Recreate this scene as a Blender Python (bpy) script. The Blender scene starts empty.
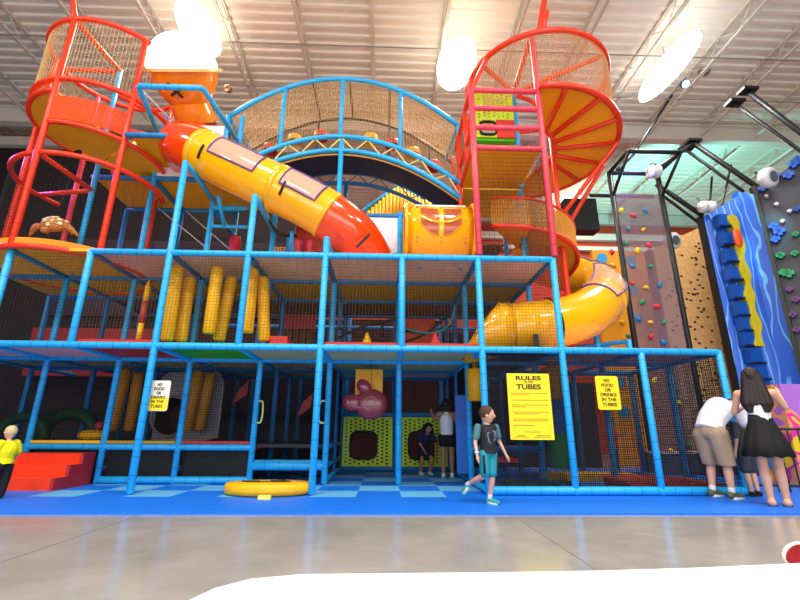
import bpy, bmesh, math, random
from mathutils import Vector, Matrix
random.seed(7)
PI = math.pi
scn = bpy.context.scene
COL = scn.collection

# ------------------------------------------------------------------ camera
F_PX = 438.3; PITCH = math.radians(16.737); YAW = math.radians(-1.83); ROLL = math.radians(.359); CAMH = .87
fw = Vector((-math.sin(YAW)*math.cos(PITCH), math.cos(YAW)*math.cos(PITCH), math.sin(PITCH)))
rt0 = Vector((math.cos(YAW), math.sin(YAW), 0)); up0 = rt0.cross(fw)
rt = rt0*math.cos(ROLL)+up0*math.sin(ROLL); upv = -rt0*math.sin(ROLL)+up0*math.cos(ROLL)
camd = bpy.data.cameras.new('camera'); cam = bpy.data.objects.new('camera', camd); COL.objects.link(cam)
M = Matrix((rt, upv, -fw)).transposed().to_4x4(); M.translation = Vector((0, 0, CAMH)); cam.matrix_world = M
camd.sensor_width = 36; camd.lens = F_PX/800*36; camd.clip_start = .05; camd.clip_end = 200
scn.camera = cam

def at(u, v, Y=None, Z=None):
    """measure a point of the place: the ray through photo point (u,v) met with depth Y or height Z"""
    d = fw+rt*((u-400)/F_PX)-upv*((v-300)/F_PX)
    t = Y/d.y if Y is not None else (Z-CAMH)/d.z
    return Vector((0, 0, CAMH))+d*t
def GX(i): return -3.478+1.24*i
def GY(j): return 6.638+1.283*j
L1, L2 = 2.09, 3.60

# ------------------------------------------------------------------ materials
def lin(c):
    if isinstance(c, str): c = [int(c[k:k+2], 16)/255 for k in (0, 2, 4)]
    return tuple(((x/12.92) if x <= .04045 else ((x+.055)/1.055)**2.4) for x in c)+(1,)
MATS = {}
def mat(name, col, rough=.5, metal=0, noise=0, nscale=8, bump=0, spec=.5, coat=0, emit=None, estr=0, alpha=None, trans=0, ior=1.45, rings=0, sheen=0):
    if name in MATS: return MATS[name]
    m = bpy.data.materials.new(name); m.use_nodes = True
    nt = m.node_tree; b = nt.nodes['Principled BSDF']
    c = lin(col)
    b.inputs['Base Color'].default_value = c; b.inputs['Roughness'].default_value = rough; b.inputs['Metallic'].default_value = metal
    b.inputs['Specular IOR Level'].default_value = spec; b.inputs['Coat Weight'].default_value = coat; b.inputs['Coat Roughness'].default_value = .08
    b.inputs['IOR'].default_value = ior
    if trans: b.inputs['Transmission Weight'].default_value = trans
    if alpha is not None: b.inputs['Alpha'].default_value = alpha
    if emit: b.inputs['Emission Color'].default_value = lin(emit); b.inputs['Emission Strength'].default_value = estr
    N = nt.nodes.new; tc = N('ShaderNodeTexCoord')
    last = None
    if noise:
        n = N('ShaderNodeTexNoise'); n.inputs['Scale'].default_value = nscale; n.inputs['Detail'].default_value = 4
        nt.links.new(tc.outputs['Object'], n.inputs['Vector'])
        r = N('ShaderNodeMapRange'); r.inputs['From Min'].default_value = .3; r.inputs['From Max'].default_value = .7
        r.inputs['To Min'].default_value = 1-noise; r.inputs['To Max'].default_value = 1+noise*.5
        nt.links.new(n.outputs['Fac'], r.inputs['Value'])
        mx = N('ShaderNodeVectorMath'); mx.operation = 'SCALE'; mx.inputs[0].default_value = c[:3]
        nt.links.new(r.outputs[0], mx.inputs['Scale']); last = mx.outputs[0]
        if bump:
            bp = N('ShaderNodeBump'); bp.inputs['Strength'].default_value = bump; bp.inputs['Distance'].default_value = .02
            nt.links.new(n.outputs['Fac'], bp.inputs['Height']); nt.links.new(bp.outputs[0], b.inputs['Normal'])
    if rings:   # seams of the foam sleeves every `rings` metres along the tube
        sp = N('ShaderNodeSeparateXYZ'); nt.links.new(tc.outputs['Object'], sp.inputs[0])
        d = N('ShaderNodeMath'); d.operation = 'DIVIDE'; d.inputs[1].default_value = rings; nt.links.new(sp.outputs['Z'], d.inputs[0])
        fr = N('ShaderNodeMath'); fr.operation = 'FRACT'; nt.links.new(d.outputs[0], fr.inputs[0])
        lt = N('ShaderNodeMath'); lt.operation = 'LESS_THAN'; lt.inputs[1].default_value = .06; nt.links.new(fr.outputs[0], lt.inputs[0])
        mr = N('ShaderNodeMapRange'); mr.inputs['To Min'].default_value = 1; mr.inputs['To Max'].default_value = .62; nt.links.new(lt.outputs[0], mr.inputs['Value'])
        mx = N('ShaderNodeVectorMath'); mx.operation = 'SCALE'
        if last: nt.links.new(last, mx.inputs[0])
        else: mx.inputs[0].default_value = c[:3]
        nt.links.new(mr.outputs[0], mx.inputs['Scale']); last = mx.outputs[0]
    if last: nt.links.new(last, b.inputs['Base Color'])
    MATS[name] = m; return m

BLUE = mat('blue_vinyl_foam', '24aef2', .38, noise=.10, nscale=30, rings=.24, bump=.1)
SHBLUE = mat('shaded_blue_vinyl_foam', '1678bc', .45, noise=.1, nscale=30, rings=.24)  # same blue foam, with the shade of the inner rows put into its colour
NAVY = mat('navy_painted_steel', '17354f', .5, noise=.1)
RED = mat('orange_red_vinyl_foam', 'e8391a', .36, noise=.10, nscale=30, rings=.2)
PINKLIT = mat('pink_lit_red_vinyl_foam', 'e04558', .36, noise=.12, nscale=30, rings=.2)  # red foam with the pink of the coloured lights put into its colour
YEL = mat('yellow_moulded_plastic', 'ffb304', .18, noise=.03, nscale=2, coat=.6)
ORG = mat('orange_moulded_plastic', 'f0440a', .16, noise=.03, nscale=2, coat=.7)
PURP = mat('purple_gasket', '5d3f86', .4)
BLACK = mat('black_rubber', '121212', .5)
CLEAR = mat('clear_window_plastic', 'f2dcd2', .05, alpha=.35, coat=.5)
PINKW = mat('warm_clear_window_plastic', 'dcb4a4', .06, alpha=.7, coat=.6)
PINKCLR = mat('tinted_window_plastic', 'b44c38', .08, alpha=.75, coat=.5)
YVIN = mat('yellow_vinyl', 'fcb90c', .4, noise=.08, nscale=12)
OLIVE = mat('mustard_deck_vinyl', 'd6a81c', .55, noise=.08, nscale=3)
AMBER = mat('amber_ramp_vinyl', 'e69a0c', .5, noise=.06, nscale=3)
PINK = mat('pale_pink_deck_vinyl', 'f0c4b8', .55, noise=.08, nscale=3)
BEIGE = mat('beige_deck_vinyl', 'd2c88c', .6, noise=.08, nscale=3)
REDV = mat('red_vinyl', 'd42a22', .45, noise=.07, nscale=6)
REDST = mat('red_carpet', 'f23a12', .9, noise=.25, nscale=60)
REDSIDE = mat('dark_red_vinyl', 'b0262c', .5, noise=.05)
GREEN = mat('green_vinyl', '3cbf14', .5, noise=.05)
LIME = mat('lime_perforated_vinyl', 'bfe022', .5, noise=.06)
DKNAVY = mat('navy_deck_underside', '1b3a63', .55, noise=.12, nscale=4)
DARKV = mat('charcoal_vinyl', '1d2026', .6, noise=.1)
WHITEP = mat('white_panel_plastic', 'e6e0e8', .3, noise=.04)
GREYP = mat('grey_panel_plastic', '8d8790', .4, noise=.06)
NETB = mat('black_net_cord', '17171c', .8)
NETM = mat('brown_net_cord', '55402f', .8)
NETT = mat('tan_net_cord', 'bd9c6c', .8)
NETR = mat('orange_net_cord', 'e8521c', .7)
NETD = mat('dark_blue_net_cord', '14213a', .8)
STEEL = mat('black_painted_steel', '1f2124', .4, metal=.2)
CREAM = mat('cream_plastic', 'e2da8a', .4)
def ceiling_mat(): return mat('white_painted_steel_deck', 'f2ece2', .6, noise=.06, nscale=1.2)

# ------------------------------------------------------------------ object helpers
def empty(name, loc, label=None, cat=None, group=None):
    o = bpy.data.objects.new(name, None); COL.objects.link(o); o.location = loc; o.empty_display_size = .1
    tag(o, label, cat, group); return o
def tag(o, label=None, cat=None, group=None, kind=None):
    if label: o['label'] = label
    if cat: o['category'] = cat
    if group: o['group'] = group
    if kind: o['kind'] = kind
    return o
def wpos(o):
    p = Vector(o.location)
    while o.parent: o = o.parent; p += Vector(o.location)
    return p
def obj(name, verts, faces, m, parent=None, origin=None, smooth=False, rotm=None):
    """verts in world coordinates; origin = world origin of the object; rotm = its rotation matrix"""
    verts = [Vector(v) for v in verts]
    if origin is None:
        lo = [min(v[k] for v in verts) for k in range(3)]; hi = [max(v[k] for v in verts) for k in range(3)]
        origin = Vector(((lo[0]+hi[0])/2, (lo[1]+hi[1])/2, (lo[2]+hi[2])/2))
    origin = Vector(origin)
    inv = rotm.inverted() if rotm else None
    loc = [(inv @ (v-origin)) if inv else v-origin for v in verts]
    me = bpy.data.meshes.new(name); me.from_pydata([tuple(v) for v in loc], [], faces)
    ms = m if isinstance(m, (list, tuple)) else [m]
    for x in ms: me.materials.append(x)
    if smooth: me.polygons.foreach_set('use_smooth', [True]*len(me.polygons))
    me.update()
    o = bpy.data.objects.new(name, me); COL.objects.link(o)
    if parent: o.parent = parent; o.location = origin-wpos(parent)
    else: o.location = origin
    if rotm: o.rotation_euler = rotm.to_euler()
    return o
def fixn(o):
    bm = bmesh.new(); bm.from_mesh(o.data); bmesh.ops.recalc_face_normals(bm, faces=bm.faces[:]); bm.to_mesh(o.data); bm.free(); return o

class MB:
    def __init__(s): s.v = []; s.f = []
    def add(s, V, Fs):
        n = len(s.v); s.v += [Vector(v) for v in V]; s.f += [tuple(i+n for i in f) for f in Fs]; return s
    def box(s, x0, x1, y0, y1, z0, z1, R=None, c=None):
        V = [Vector((x, y, z)) for z in (z0, z1) for y in (y0, y1) for x in (x0, x1)]
        if R: V = [R @ v for v in V]
        if c is not None: V = [v+Vector(c) for v in V]
        return s.add(V, [(0, 2, 3, 1), (4, 5, 7, 6), (0, 1, 5, 4), (2, 6, 7, 3), (0, 4, 6, 2), (1, 3, 7, 5)])
    def bar(s, a, b, r, n=4, r2=None):
        a = Vector(a); b = Vector(b); d = b-a
        if d.length < 1e-6: return s
        R = d.to_track_quat('Z', 'Y').to_matrix(); r2 = r if r2 is None else r2
        V = []
        for p, rr in ((a, r), (b, r2)):
            for k in range(n):
                t = 2*PI*(k+.5)/n; V.append(p+R @ Vector((math.cos(t)*rr, math.sin(t)*rr, 0)))
        Fs = [(k, (k+1) % n, n+(k+1) % n, n+k) for k in range(n)]+[tuple(range(n-1, -1, -1)), tuple(range(n, 2*n))]
        return s.add(V, Fs)
    def sweep(s, pts, rad, n=12, closed=False, caps=True, arc=None):
        pts = [Vector(p) for p in pts]; N = len(pts)
        rads = rad if isinstance(rad, (list, tuple)) else [rad]*N
        tang = []
        for k in range(N):
            a = pts[(k-1) % N] if (closed or k > 0) else pts[k]; b = pts[(k+1) % N] if (closed or k < N-1) else pts[k]
            tang.append((b-a).normalized())
        ref = Vector((0, 0, 1)) if abs(tang[0].z) < .9 else Vector((0, 1, 0))
        V = []; u = (ref-tang[0]*ref.dot(tang[0])).normalized()
        for k in range(N):
            u = (u-tang[k]*u.dot(tang[k])).normalized(); w = tang[k].cross(u)
            for q in range(n):
                t = 2*PI*q/n
                if arc: t = arc[0]+(arc[1]-arc[0])*q/(n-1)
                V.append(pts[k]+(u*math.cos(t)+w*math.sin(t))*rads[k])
        Fs = []
        for k in range(N if closed else N-1):
            a = k*n; b = ((k+1) % N)*n
            for q in range(n if not arc else n-1): Fs.append((a+q, a+(q+1) % n, b+(q+1) % n, b+q))
        if caps and not closed and not arc: Fs += [tuple(range(n-1, -1, -1)), tuple(range((N-1)*n, N*n))]
        return s.add(V, Fs)
    def lathe(s, prof, c=(0, 0, 0), n=24, R=None, caps=False):
        V = []; c = Vector(c)
        for r, z in prof:
            for q in range(n):
                t = 2*PI*q/n; v = Vector((r*math.cos(t), r*math.sin(t), z)); V.append(c+(R @ v if R else v))
        Fs = [(k*n+q, k*n+(q+1) % n, (k+1)*n+(q+1) % n, (k+1)*n+q) for k in range(len(prof)-1) for q in range(n)]
        if caps: Fs += [tuple(range(n-1, -1, -1)), tuple(range((len(prof)-1)*n, len(prof)*n))]
        return s.add(V, Fs)
    def ell(s, c, r, n=16, R=None):
        m = n//2; prof = [(math.sin(PI*k/m), -math.cos(PI*k/m)) for k in range(m+1)]
        V = []; c = Vector(c); r = Vector(r)
        for a, z in prof:
            for q in range(n):
                t = 2*PI*q/n; v = Vector((a*math.cos(t)*r.x, a*math.sin(t)*r.y, z*r.z)); V.append(c+(R @ v if R else v))
        Fs = [(k*n+q, k*n+(q+1) % n, (k+1)*n+(q+1) % n, (k+1)*n+q) for k in range(m) for q in range(n)]
        return s.add(V, Fs)
    def prism(s, poly, off):
        """closed polygon (3D points) extruded by the vector off"""
        n = len(poly); off = Vector(off); P = [Vector(p) for p in poly]
        return s.add(P+[p+off for p in P], [tuple(range(n-1, -1, -1)), tuple(range(n, 2*n))]+[(k, (k+1) % n, n+(k+1) % n, n+k) for k in range(n)])
    def build(s, name, m, parent=None, smooth=False, origin=None, rotm=None, fix=True):
        o = obj(name, s.v, s.f, m, parent, origin, smooth, rotm)
        return fixn(o) if fix else o

def spline(P, n=8):
    P = [Vector(p) for p in P]; out = []
    Q = [P[0]*2-P[1]]+P+[P[-1]*2-P[-2]]
    for k in range(1, len(Q)-2):
        a, b, c, d = Q[k-1:k+3]
        for t in range(n):
            t /= n
            out.append(.5*((2*b)+(-a+c)*t+(2*a-5*b+4*c-d)*t*t+(-a+3*b-3*c+d)*t**3))
    out.append(P[-1]); return out
def tube(name, a, b, r, m, parent, n=14):
    a = Vector(a); b = Vector(b); d = b-a
    R = d.to_track_quat('Z', 'Y').to_matrix(); h = d.length; c = r*.35
    V = []; prof = [(r*.6, 0), (r, c), (r, h-c), (r*.6, h)]
    for pr_, z in prof:
        for k in range(n):
            t = 2*PI*k/n; V.append(a+R @ Vector((pr_*math.cos(t), pr_*math.sin(t), z)))
    Fs = [(k*n+q, k*n+(q+1) % n, (k+1)*n+(q+1) % n, (k+1)*n+q) for k in range(3) for q in range(n)]+[tuple(range(n-1, -1, -1)), tuple(range(3*n, 4*n))]
    return obj(name, V, Fs, m, parent, a, True, R)
def arc_tube(name, pts, r, m, parent, closed=False, n=12):
    return MB().sweep(pts, r, n, closed).build(name, m, parent, True)
def net(name, p00, p10, p01, p11, m, parent, pitch=.05, th=.0035):
    """knotted cord net stretched over a four-cornered opening, every cord a real strand"""
    p00, p10, p01, p11 = map(Vector, (p00, p10, p01, p11)); mb = MB()
    nu = max(2, int(((p10-p00).length+(p11-p01).length)/2/pitch)); nv = max(2, int(((p01-p00).length+(p11-p10).length)/2/pitch))
    for k in range(nu+1): t = k/nu; mb.bar(p00.lerp(p10, t), p01.lerp(p11, t), th, 3)
    for k in range(nv+1): t = k/nv; mb.bar(p00.lerp(p01, t), p10.lerp(p11, t), th, 3)
    return mb.build(name, m, parent, fix=False)
def net_fn(name, fn, nu, nv, seg, m, parent, th=.0035):
    mb = MB()
    for k in range(nu+1): mb.sweep([fn(k/nu, q/2) for q in range(3)], th, 3, caps=False)
    for k in range(nv+1): mb.sweep([fn(q/seg, k/nv) for q in range(seg+1)], th, 3, caps=False)
    return mb.build(name, m, parent, fix=False)
def panel(name, x0, x1, y0, y1, z0, z1, m, parent): return MB().box(x0, x1, y0, y1, z0, z1).build(name, m, parent)
def copy_tree(o, parent=None):
    c = o.copy(); COL.objects.link(c); c.parent = parent
    for ch in [x for x in bpy.data.objects if x.parent == o]: copy_tree(ch, c)
    return c
def structure(o): o['kind'] = 'structure'; return o

# ================================================================== ROOM
CEIL = 11.6
YB = 20.0
def build_room():
    # polished concrete
    m = bpy.data.materials.new('polished_concrete'); m.use_nodes = True; nt = m.node_tree; b = nt.nodes['Principled BSDF']
    tc = nt.nodes.new('ShaderNodeTexCoord'); n1 = nt.nodes.new('ShaderNodeTexNoise'); n1.inputs['Scale'].default_value = .9; n1.inputs['Detail'].default_value = 8; n1.inputs['Roughness'].default_value = .65
    cr = nt.nodes.new('ShaderNodeValToRGB'); cr.color_ramp.elements[0].position = .3; cr.color_ramp.elements[0].color = lin('8b8882'); cr.color_ramp.elements[1].position = .72; cr.color_ramp.elements[1].color = lin('aba79f')
    nt.links.new(tc.outputs['Object'], n1.inputs['Vector']); nt.links.new(n1.outputs['Fac'], cr.inputs[0]); nt.links.new(cr.outputs[0], b.inputs['Base Color'])
    b.inputs['Roughness'].default_value = .28; b.inputs['Specular IOR Level'].default_value = .5
    n2 = nt.nodes.new('ShaderNodeTexNoise'); n2.inputs['Scale'].default_value = 7; n2.inputs['Detail'].default_value = 6
    nt.links.new(tc.outputs['Object'], n2.inputs['Vector']); mr = nt.nodes.new('ShaderNodeMapRange'); mr.inputs['To Min'].default_value = .10; mr.inputs['To Max'].default_value = .28
    nt.links.new(n2.outputs['Fac'], mr.inputs['Value']); nt.links.new(mr.outputs[0], b.inputs['Roughness'])
    floor = MB().box(-22, 24, -10, YB, -.1, 0).build('floor', m); structure(floor)
    jm = mat('joint_filler', '75726c', .6)
    mb = MB()
    for x in (-2.6, 1.42, 5.4, -6.6): mb.box(x-.006, x+.006, -10, 5.2, -.001, .0015)
    for y in (1.15, 5.1): mb.box(-22, 24, y-.004, y+.004, -.001, .0012)
    structure(mb.build('trim_1', jm))
    # walls
    owall = mat('burnt_orange_wall_paint', 'b8391a', .7, noise=.05, nscale=.7)
    dwall = mat('dark_plum_wall_paint', '21171d', .8, noise=.1, nscale=.5)
    grey = mat('warm_grey_wall_paint', 'a8a49e', .8, noise=.04, nscale=.5)
    structure(MB().box(-22, 24, YB, YB+.2, 0, CEIL+.2).build('wall_back', owall))
    structure(MB().box(-22, -3.2, 13.9, 14.1, 0, 10.5).build('wall_rear_left', dwall))
    structure(MB().box(-22.2, -22, -10, YB, 0, CEIL+.2).build('wall_left', dwall))
    structure(MB().box(24, 24.2, -10, YB, 0, CEIL+.2).build('wall_right', grey))
    structure(MB().box(-22, 24, -10.2, -10, 0, CEIL+.2).build('wall_front', grey))
    # corrugated steel deck
    cm = ceiling_mat(); mb = MB(); V = []; y = -10
    prof = []
    while y < YB:
        prof += [(y, CEIL), (y+.08, CEIL), (y+.12, CEIL+.04), (y+.24, CEIL+.04), (y+.28, CEIL)]; y += .3
    n = len(prof)
    V = [Vector((x, p[0], p[1])) for x in (-22, 24) for p in prof]+[Vector((x, yy, CEIL+.2)) for x in (-22, 24) for yy in (-10, prof[-1][0])]
    Fs = [(k, k+1, n+k+1, n+k) for k in range(n-1)]+[(2*n, 2*n+1, 2*n+3, 2*n+2)]
    mb.add(V, Fs); structure(mb.build('ceiling', cm, fix=False))
    jm = mat('white_painted_joist', 'e2dcd2', .5, noise=.05)
    k = 0; x = -20
    t = 2
    while x < 24:
        mb = MB(); zt, zb = CEIL-.03, CEIL-.5
        for z in (zt, zb): mb.box(x-.045, x-.01, -9.8, YB-.1, z-.03, z+.03); mb.box(x+.01, x+.045, -9.8, YB-.1, z-.03, z+.03)
        yy = -9.8; s = 0
        while yy < YB-.7:
            a, c = (zt, zb) if s % 2 == 0 else (zb, zt); mb.bar((x, yy, a), (x, yy+.6, c), .014, 4); yy += .6; s += 1
        structure(mb.build('trim_%d' % t, jm)); t += 1; x += 1.95
    for y, z0 in ((5.2, CEIL-.62), (13.0, CEIL-.75)):
        mb = MB(); mb.box(-22, 24, y-.14, y+.14, z0-.02, z0+.02); mb.box(-22, 24, y-.14, y+.14, z0+.6, z0+.63); mb.box(-22, 24, y-.012, y+.012, z0, z0+.62)
        structure(mb.build('trim_%d' % t, jm)); t += 1
    for x in (-11.5, -7.4, 1.2, 6.1, 10.3): # thin bridging / conduit lines across the joists
        mb = MB()
    mb = MB()
    for y in (7.1, 9.6, 11.2): mb.bar((-22, y, CEIL-.55), (24, y, CEIL-.55), .018, 6)
    structure(mb.build('trim_%d' % t, mat('grey_conduit', '8f8b86', .5))); t += 1
    # white wall beams on the far orange wall
    wm = mat('white_beam_paint', 'cfcac4', .5)
    for z0, z1 in ((11.0, 11.5), (10.1, 10.45), (9.55, 9.75)):
        structure(MB().box(-3.0, 24, YB-.25, YB-.01, z0, z1).build('trim_%d' % t, wm)); t += 1
    structure(MB().box(-22, -3.2, 13.7, 14.3, 10.5, 10.85).build('trim_%d' % t, wm)); t += 1
    # black ledges along the orange wall
    structure(MB().box(8, 24, YB-.3, YB-.01, 8.1, 8.3).build('trim_%d' % t, mat('dark_trim_paint', '2a2422', .6)))
build_room()

# ================================================================== BLUE MAT
def build_mat():
    mb_b = MB(); mb_l = MB()
    blue = mat('blue_foam_mat', '0a74ea', .55, noise=.07, nscale=18, bump=.15)
    light = mat('light_blue_foam_mat', '66b8ea', .55, noise=.07, nscale=18, bump=.15)
    # tiles aligned with the half grid of the frame
    sx, sy = .62, .6415
    V = []; Fs = []; mi = []
    xs = [GX(0)+sx*k for k in range(-14, 21)]; ys = [5.25]+[GY(0)-sy*.28+sy*k for k in range(0, 9)]
    for a in range(len(ys)-1):
        for b in range(len(xs)-1):
            n = len(V); z = .022
            V += [(xs[b], ys[a], z), (xs[b+1], ys[a], z), (xs[b+1], ys[a+1], z), (xs[b], ys[a+1], z)]
            Fs.append((n, n+1, n+2, n+3))
            li = a >= 1 and (a+b) % 2 == 1 and xs[b] < GX(4)-.1 and xs[b] > GX(-1)-.1
            mi.append(1 if li else 0)
    n = len(V); x0, x1, y0, y1 = xs[0], xs[-1], ys[0], ys[-1]
    V += [(x0, y0, 0), (x1, y0, 0), (x1, y1, 0), (x0, y1, 0), (x0, y0, .022), (x1, y0, .022), (x1, y1, .022), (x0, y1, .022)]
    for q in ((0, 1, 5, 4), (1, 2, 6, 5), (2, 3, 7, 6), (3, 0, 4, 7)): Fs.append(tuple(n+k for k in q)); mi.append(0)
    o = obj('foam_floor_mat', V, Fs, [blue, light]); o.data.polygons.foreach_set('material_index', mi)
    tag(o, 'blue foam safety mat with light blue checks under the play structure', 'mat')
build_mat()

# ================================================================== PLAY FRAME
frame = empty('play_structure', (0, GY(1), 0), 'four-storey climbing frame of blue padded tubes with nets and decks', 'play structure')
RP = .052
def post(i, j, z0, z1, m=BLUE, r=RP): return tube('post', (GX(i), GY(j), z0), (GX(i), GY(j), z1), r, m, frame)
def beam(i0, i1, j, z, m=BLUE, r=RP): return tube('beam', (GX(i0), GY(j), z), (GX(i1), GY(j), z), r, m, frame)
def dbeam(i, j0, j1, z, m=BLUE, r=.046, z2=None): return tube('cross_beam', (GX(i), GY(j0), z), (GX(i), GY(j1), z if z2 is None else z2), r, m, frame)
Z0 = .022
def build_frame():
    # front row
    post(-2, 0, Z0, L2); post(-1, 0, L1, L2+.03); post(0, 0, Z0, 5.30); post(1, 0, L1, 4.68); post(2, 0, Z0, 3.93)
    post(3, 0, L1, L2); post(4, 0, Z0, L2); post(5, 0, Z0, L2+.03); post(6, 0, Z0, L1); post(7, 0, Z0, L1+.03)
    beam(-3, 7, 0, L1); beam(-1, 5, 0, L2); beam(4, 7, 0, .085, r=.06)
    # second row
    for i, z in ((-3, L2), (-2, L2), (-1, 7.3), (0, 5.3), (1, 5.1), (2, 6.75), (3, 5.1), (4, L2), (5, 5.66), (6, L1), (7, L1)):
        post(i, 1, Z0, z)
    beam(-3, 2, 1, L1); beam(2, 7, 1, L1); beam(-3, 5, 1, L2, SHBLUE)
    beam(-1, 1, 1, .085, r=.058); beam(-3, 1, 1, .60); beam(1, 2, 1, .31, r=.07); beam(4, 5, 1, .6, SHBLUE)
    beam(0, .55, 1, 5.1); beam(-2, .9, 1, 5.73, SHBLUE); beam(2, 4, 1, 5.0, SHBLUE); beam(2, 3, 1, 4.15, SHBLUE)
    # third and fourth rows
    for i, z in ((-3, L2), (-2, 5.7), (-1, 5.7), (0, 5.7), (1, 5.1), (2, 6.5), (3, 5.1), (4, 5.7), (5, 5.7), (6, L1), (7, L1)): post(i, 2, Z0, z, SHBLUE)
    beam(-3, 7, 2, L1, SHBLUE); beam(-3, 5, 2, L2, SHBLUE); beam(-3, 1, 2, .6, SHBLUE); beam(1, 2, 2, .6, SHBLUE); beam(2, 4, 2, 5.1, SHBLUE); beam(-2, 0, 2, 5.7, SHBLUE)
    for i in range(-2, 6): post(i, 3, Z0, 5.1, SHBLUE)
    beam(-2, 5, 3, L1, SHBLUE); beam(-2, 5, 3, L2, SHBLUE); beam(2, 4, 3, 1.24, SHBLUE); beam(2, 4, 3, .08, SHBLUE); beam(0, 4, 3, 5.0, SHBLUE)
    for i in (0, 1, 2, 3, 4, 5): post(i, 4, Z0, 5.1, SHBLUE)
    beam(-1, 5, 4, L2, SHBLUE); beam(-1, 5, 4, 5.1, SHBLUE)
    for i in range(-3, 8): dbeam(i, 0, 3 if i < 6 else 2, L1)
    for i in range(-2, 6): dbeam(i, 0, 1, L2, SHBLUE); dbeam(i, 1, 3, L2, SHBLUE)
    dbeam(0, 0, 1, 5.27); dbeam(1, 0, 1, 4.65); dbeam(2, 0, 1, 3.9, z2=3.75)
    dbeam(0, 1, 2, 5.1, SHBLUE); dbeam(-1, 1, 2, 5.7, SHBLUE)
    for z in (.31, .62): dbeam(2, 1, 3, z, SHBLUE)
    dbeam(2, 1, 3, .085, BLUE); dbeam(4, 1, 3, .085, SHBLUE); dbeam(4, 0, 1, .085); dbeam(7, 0, 2, .085); beam(4, 7, 2, .085, SHBLUE)
    dbeam(4, 1, 2, .7, SHBLUE); dbeam(5, 0, 2, .085, SHBLUE)
    # top box at the head of the orange slide
    zt = 6.66; yf = 6.45; xa, xb = -4.42, -3.3
    tube('beam', (xa, yf, zt), (xb, yf, zt), .05, BLUE, frame)
    tube('cross_beam', (xa, yf, zt), (GX(-1), GY(1)+.02, zt-.05), .046, BLUE, frame)
    tube('cross_beam', (xb, yf, zt), (-3.12, GY(1), zt-.05), .046, BLUE, frame)
    tube('beam', (GX(-1), GY(1), zt-.05), (-3.12, GY(1), zt-.05), .046, BLUE, frame)
    tube('post', (-3.12, GY(1), 5.7), (-3.12, GY(1), 7.3), .046, BLUE, frame)
    tube('cross_beam', (xa, yf, zt-.02), (GX(-1)+.2, GY(1)-.05, 7.05), .02, WHITEP, frame)  # thin white bar, a lit line of the box put in as colour
    tube('beam', (GX(-1), GY(1), 6.95), (-3.9, GY(1), 6.95), .04, BLUE, frame)
    # tall corner frame left of the bridge
    tube('post', (-3.42, GY(1), 5.7), (-3.42, GY(1), 7.3), .05, BLUE, frame)
    # deck beams high on the left
    tube('beam', (GX(-1)-.05, GY(0)+.25, 5.98), (GX(0)-.3, GY(0)+.25, 5.98), .05, SHBLUE, frame)
    # slide supports
    for (a, b) in (((200, 205), (196, 180)), ((232, 215), (213, 198)), ((262, 205), (236, 198)), ((352, 235), (372, 205))):
        pass
    for x, z, y in ((-3.15, 5.05, 7.35), (-1.75, 4.35, 7.35)):
        tube('brace', (x, y, z), (x-.05, GY(1), z-.35), .035, BLUE, frame); tube('brace', (x-.28, GY(1), z-.35), (x+.4, GY(1), z-.35), .035, BLUE, frame)
build_frame()

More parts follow.
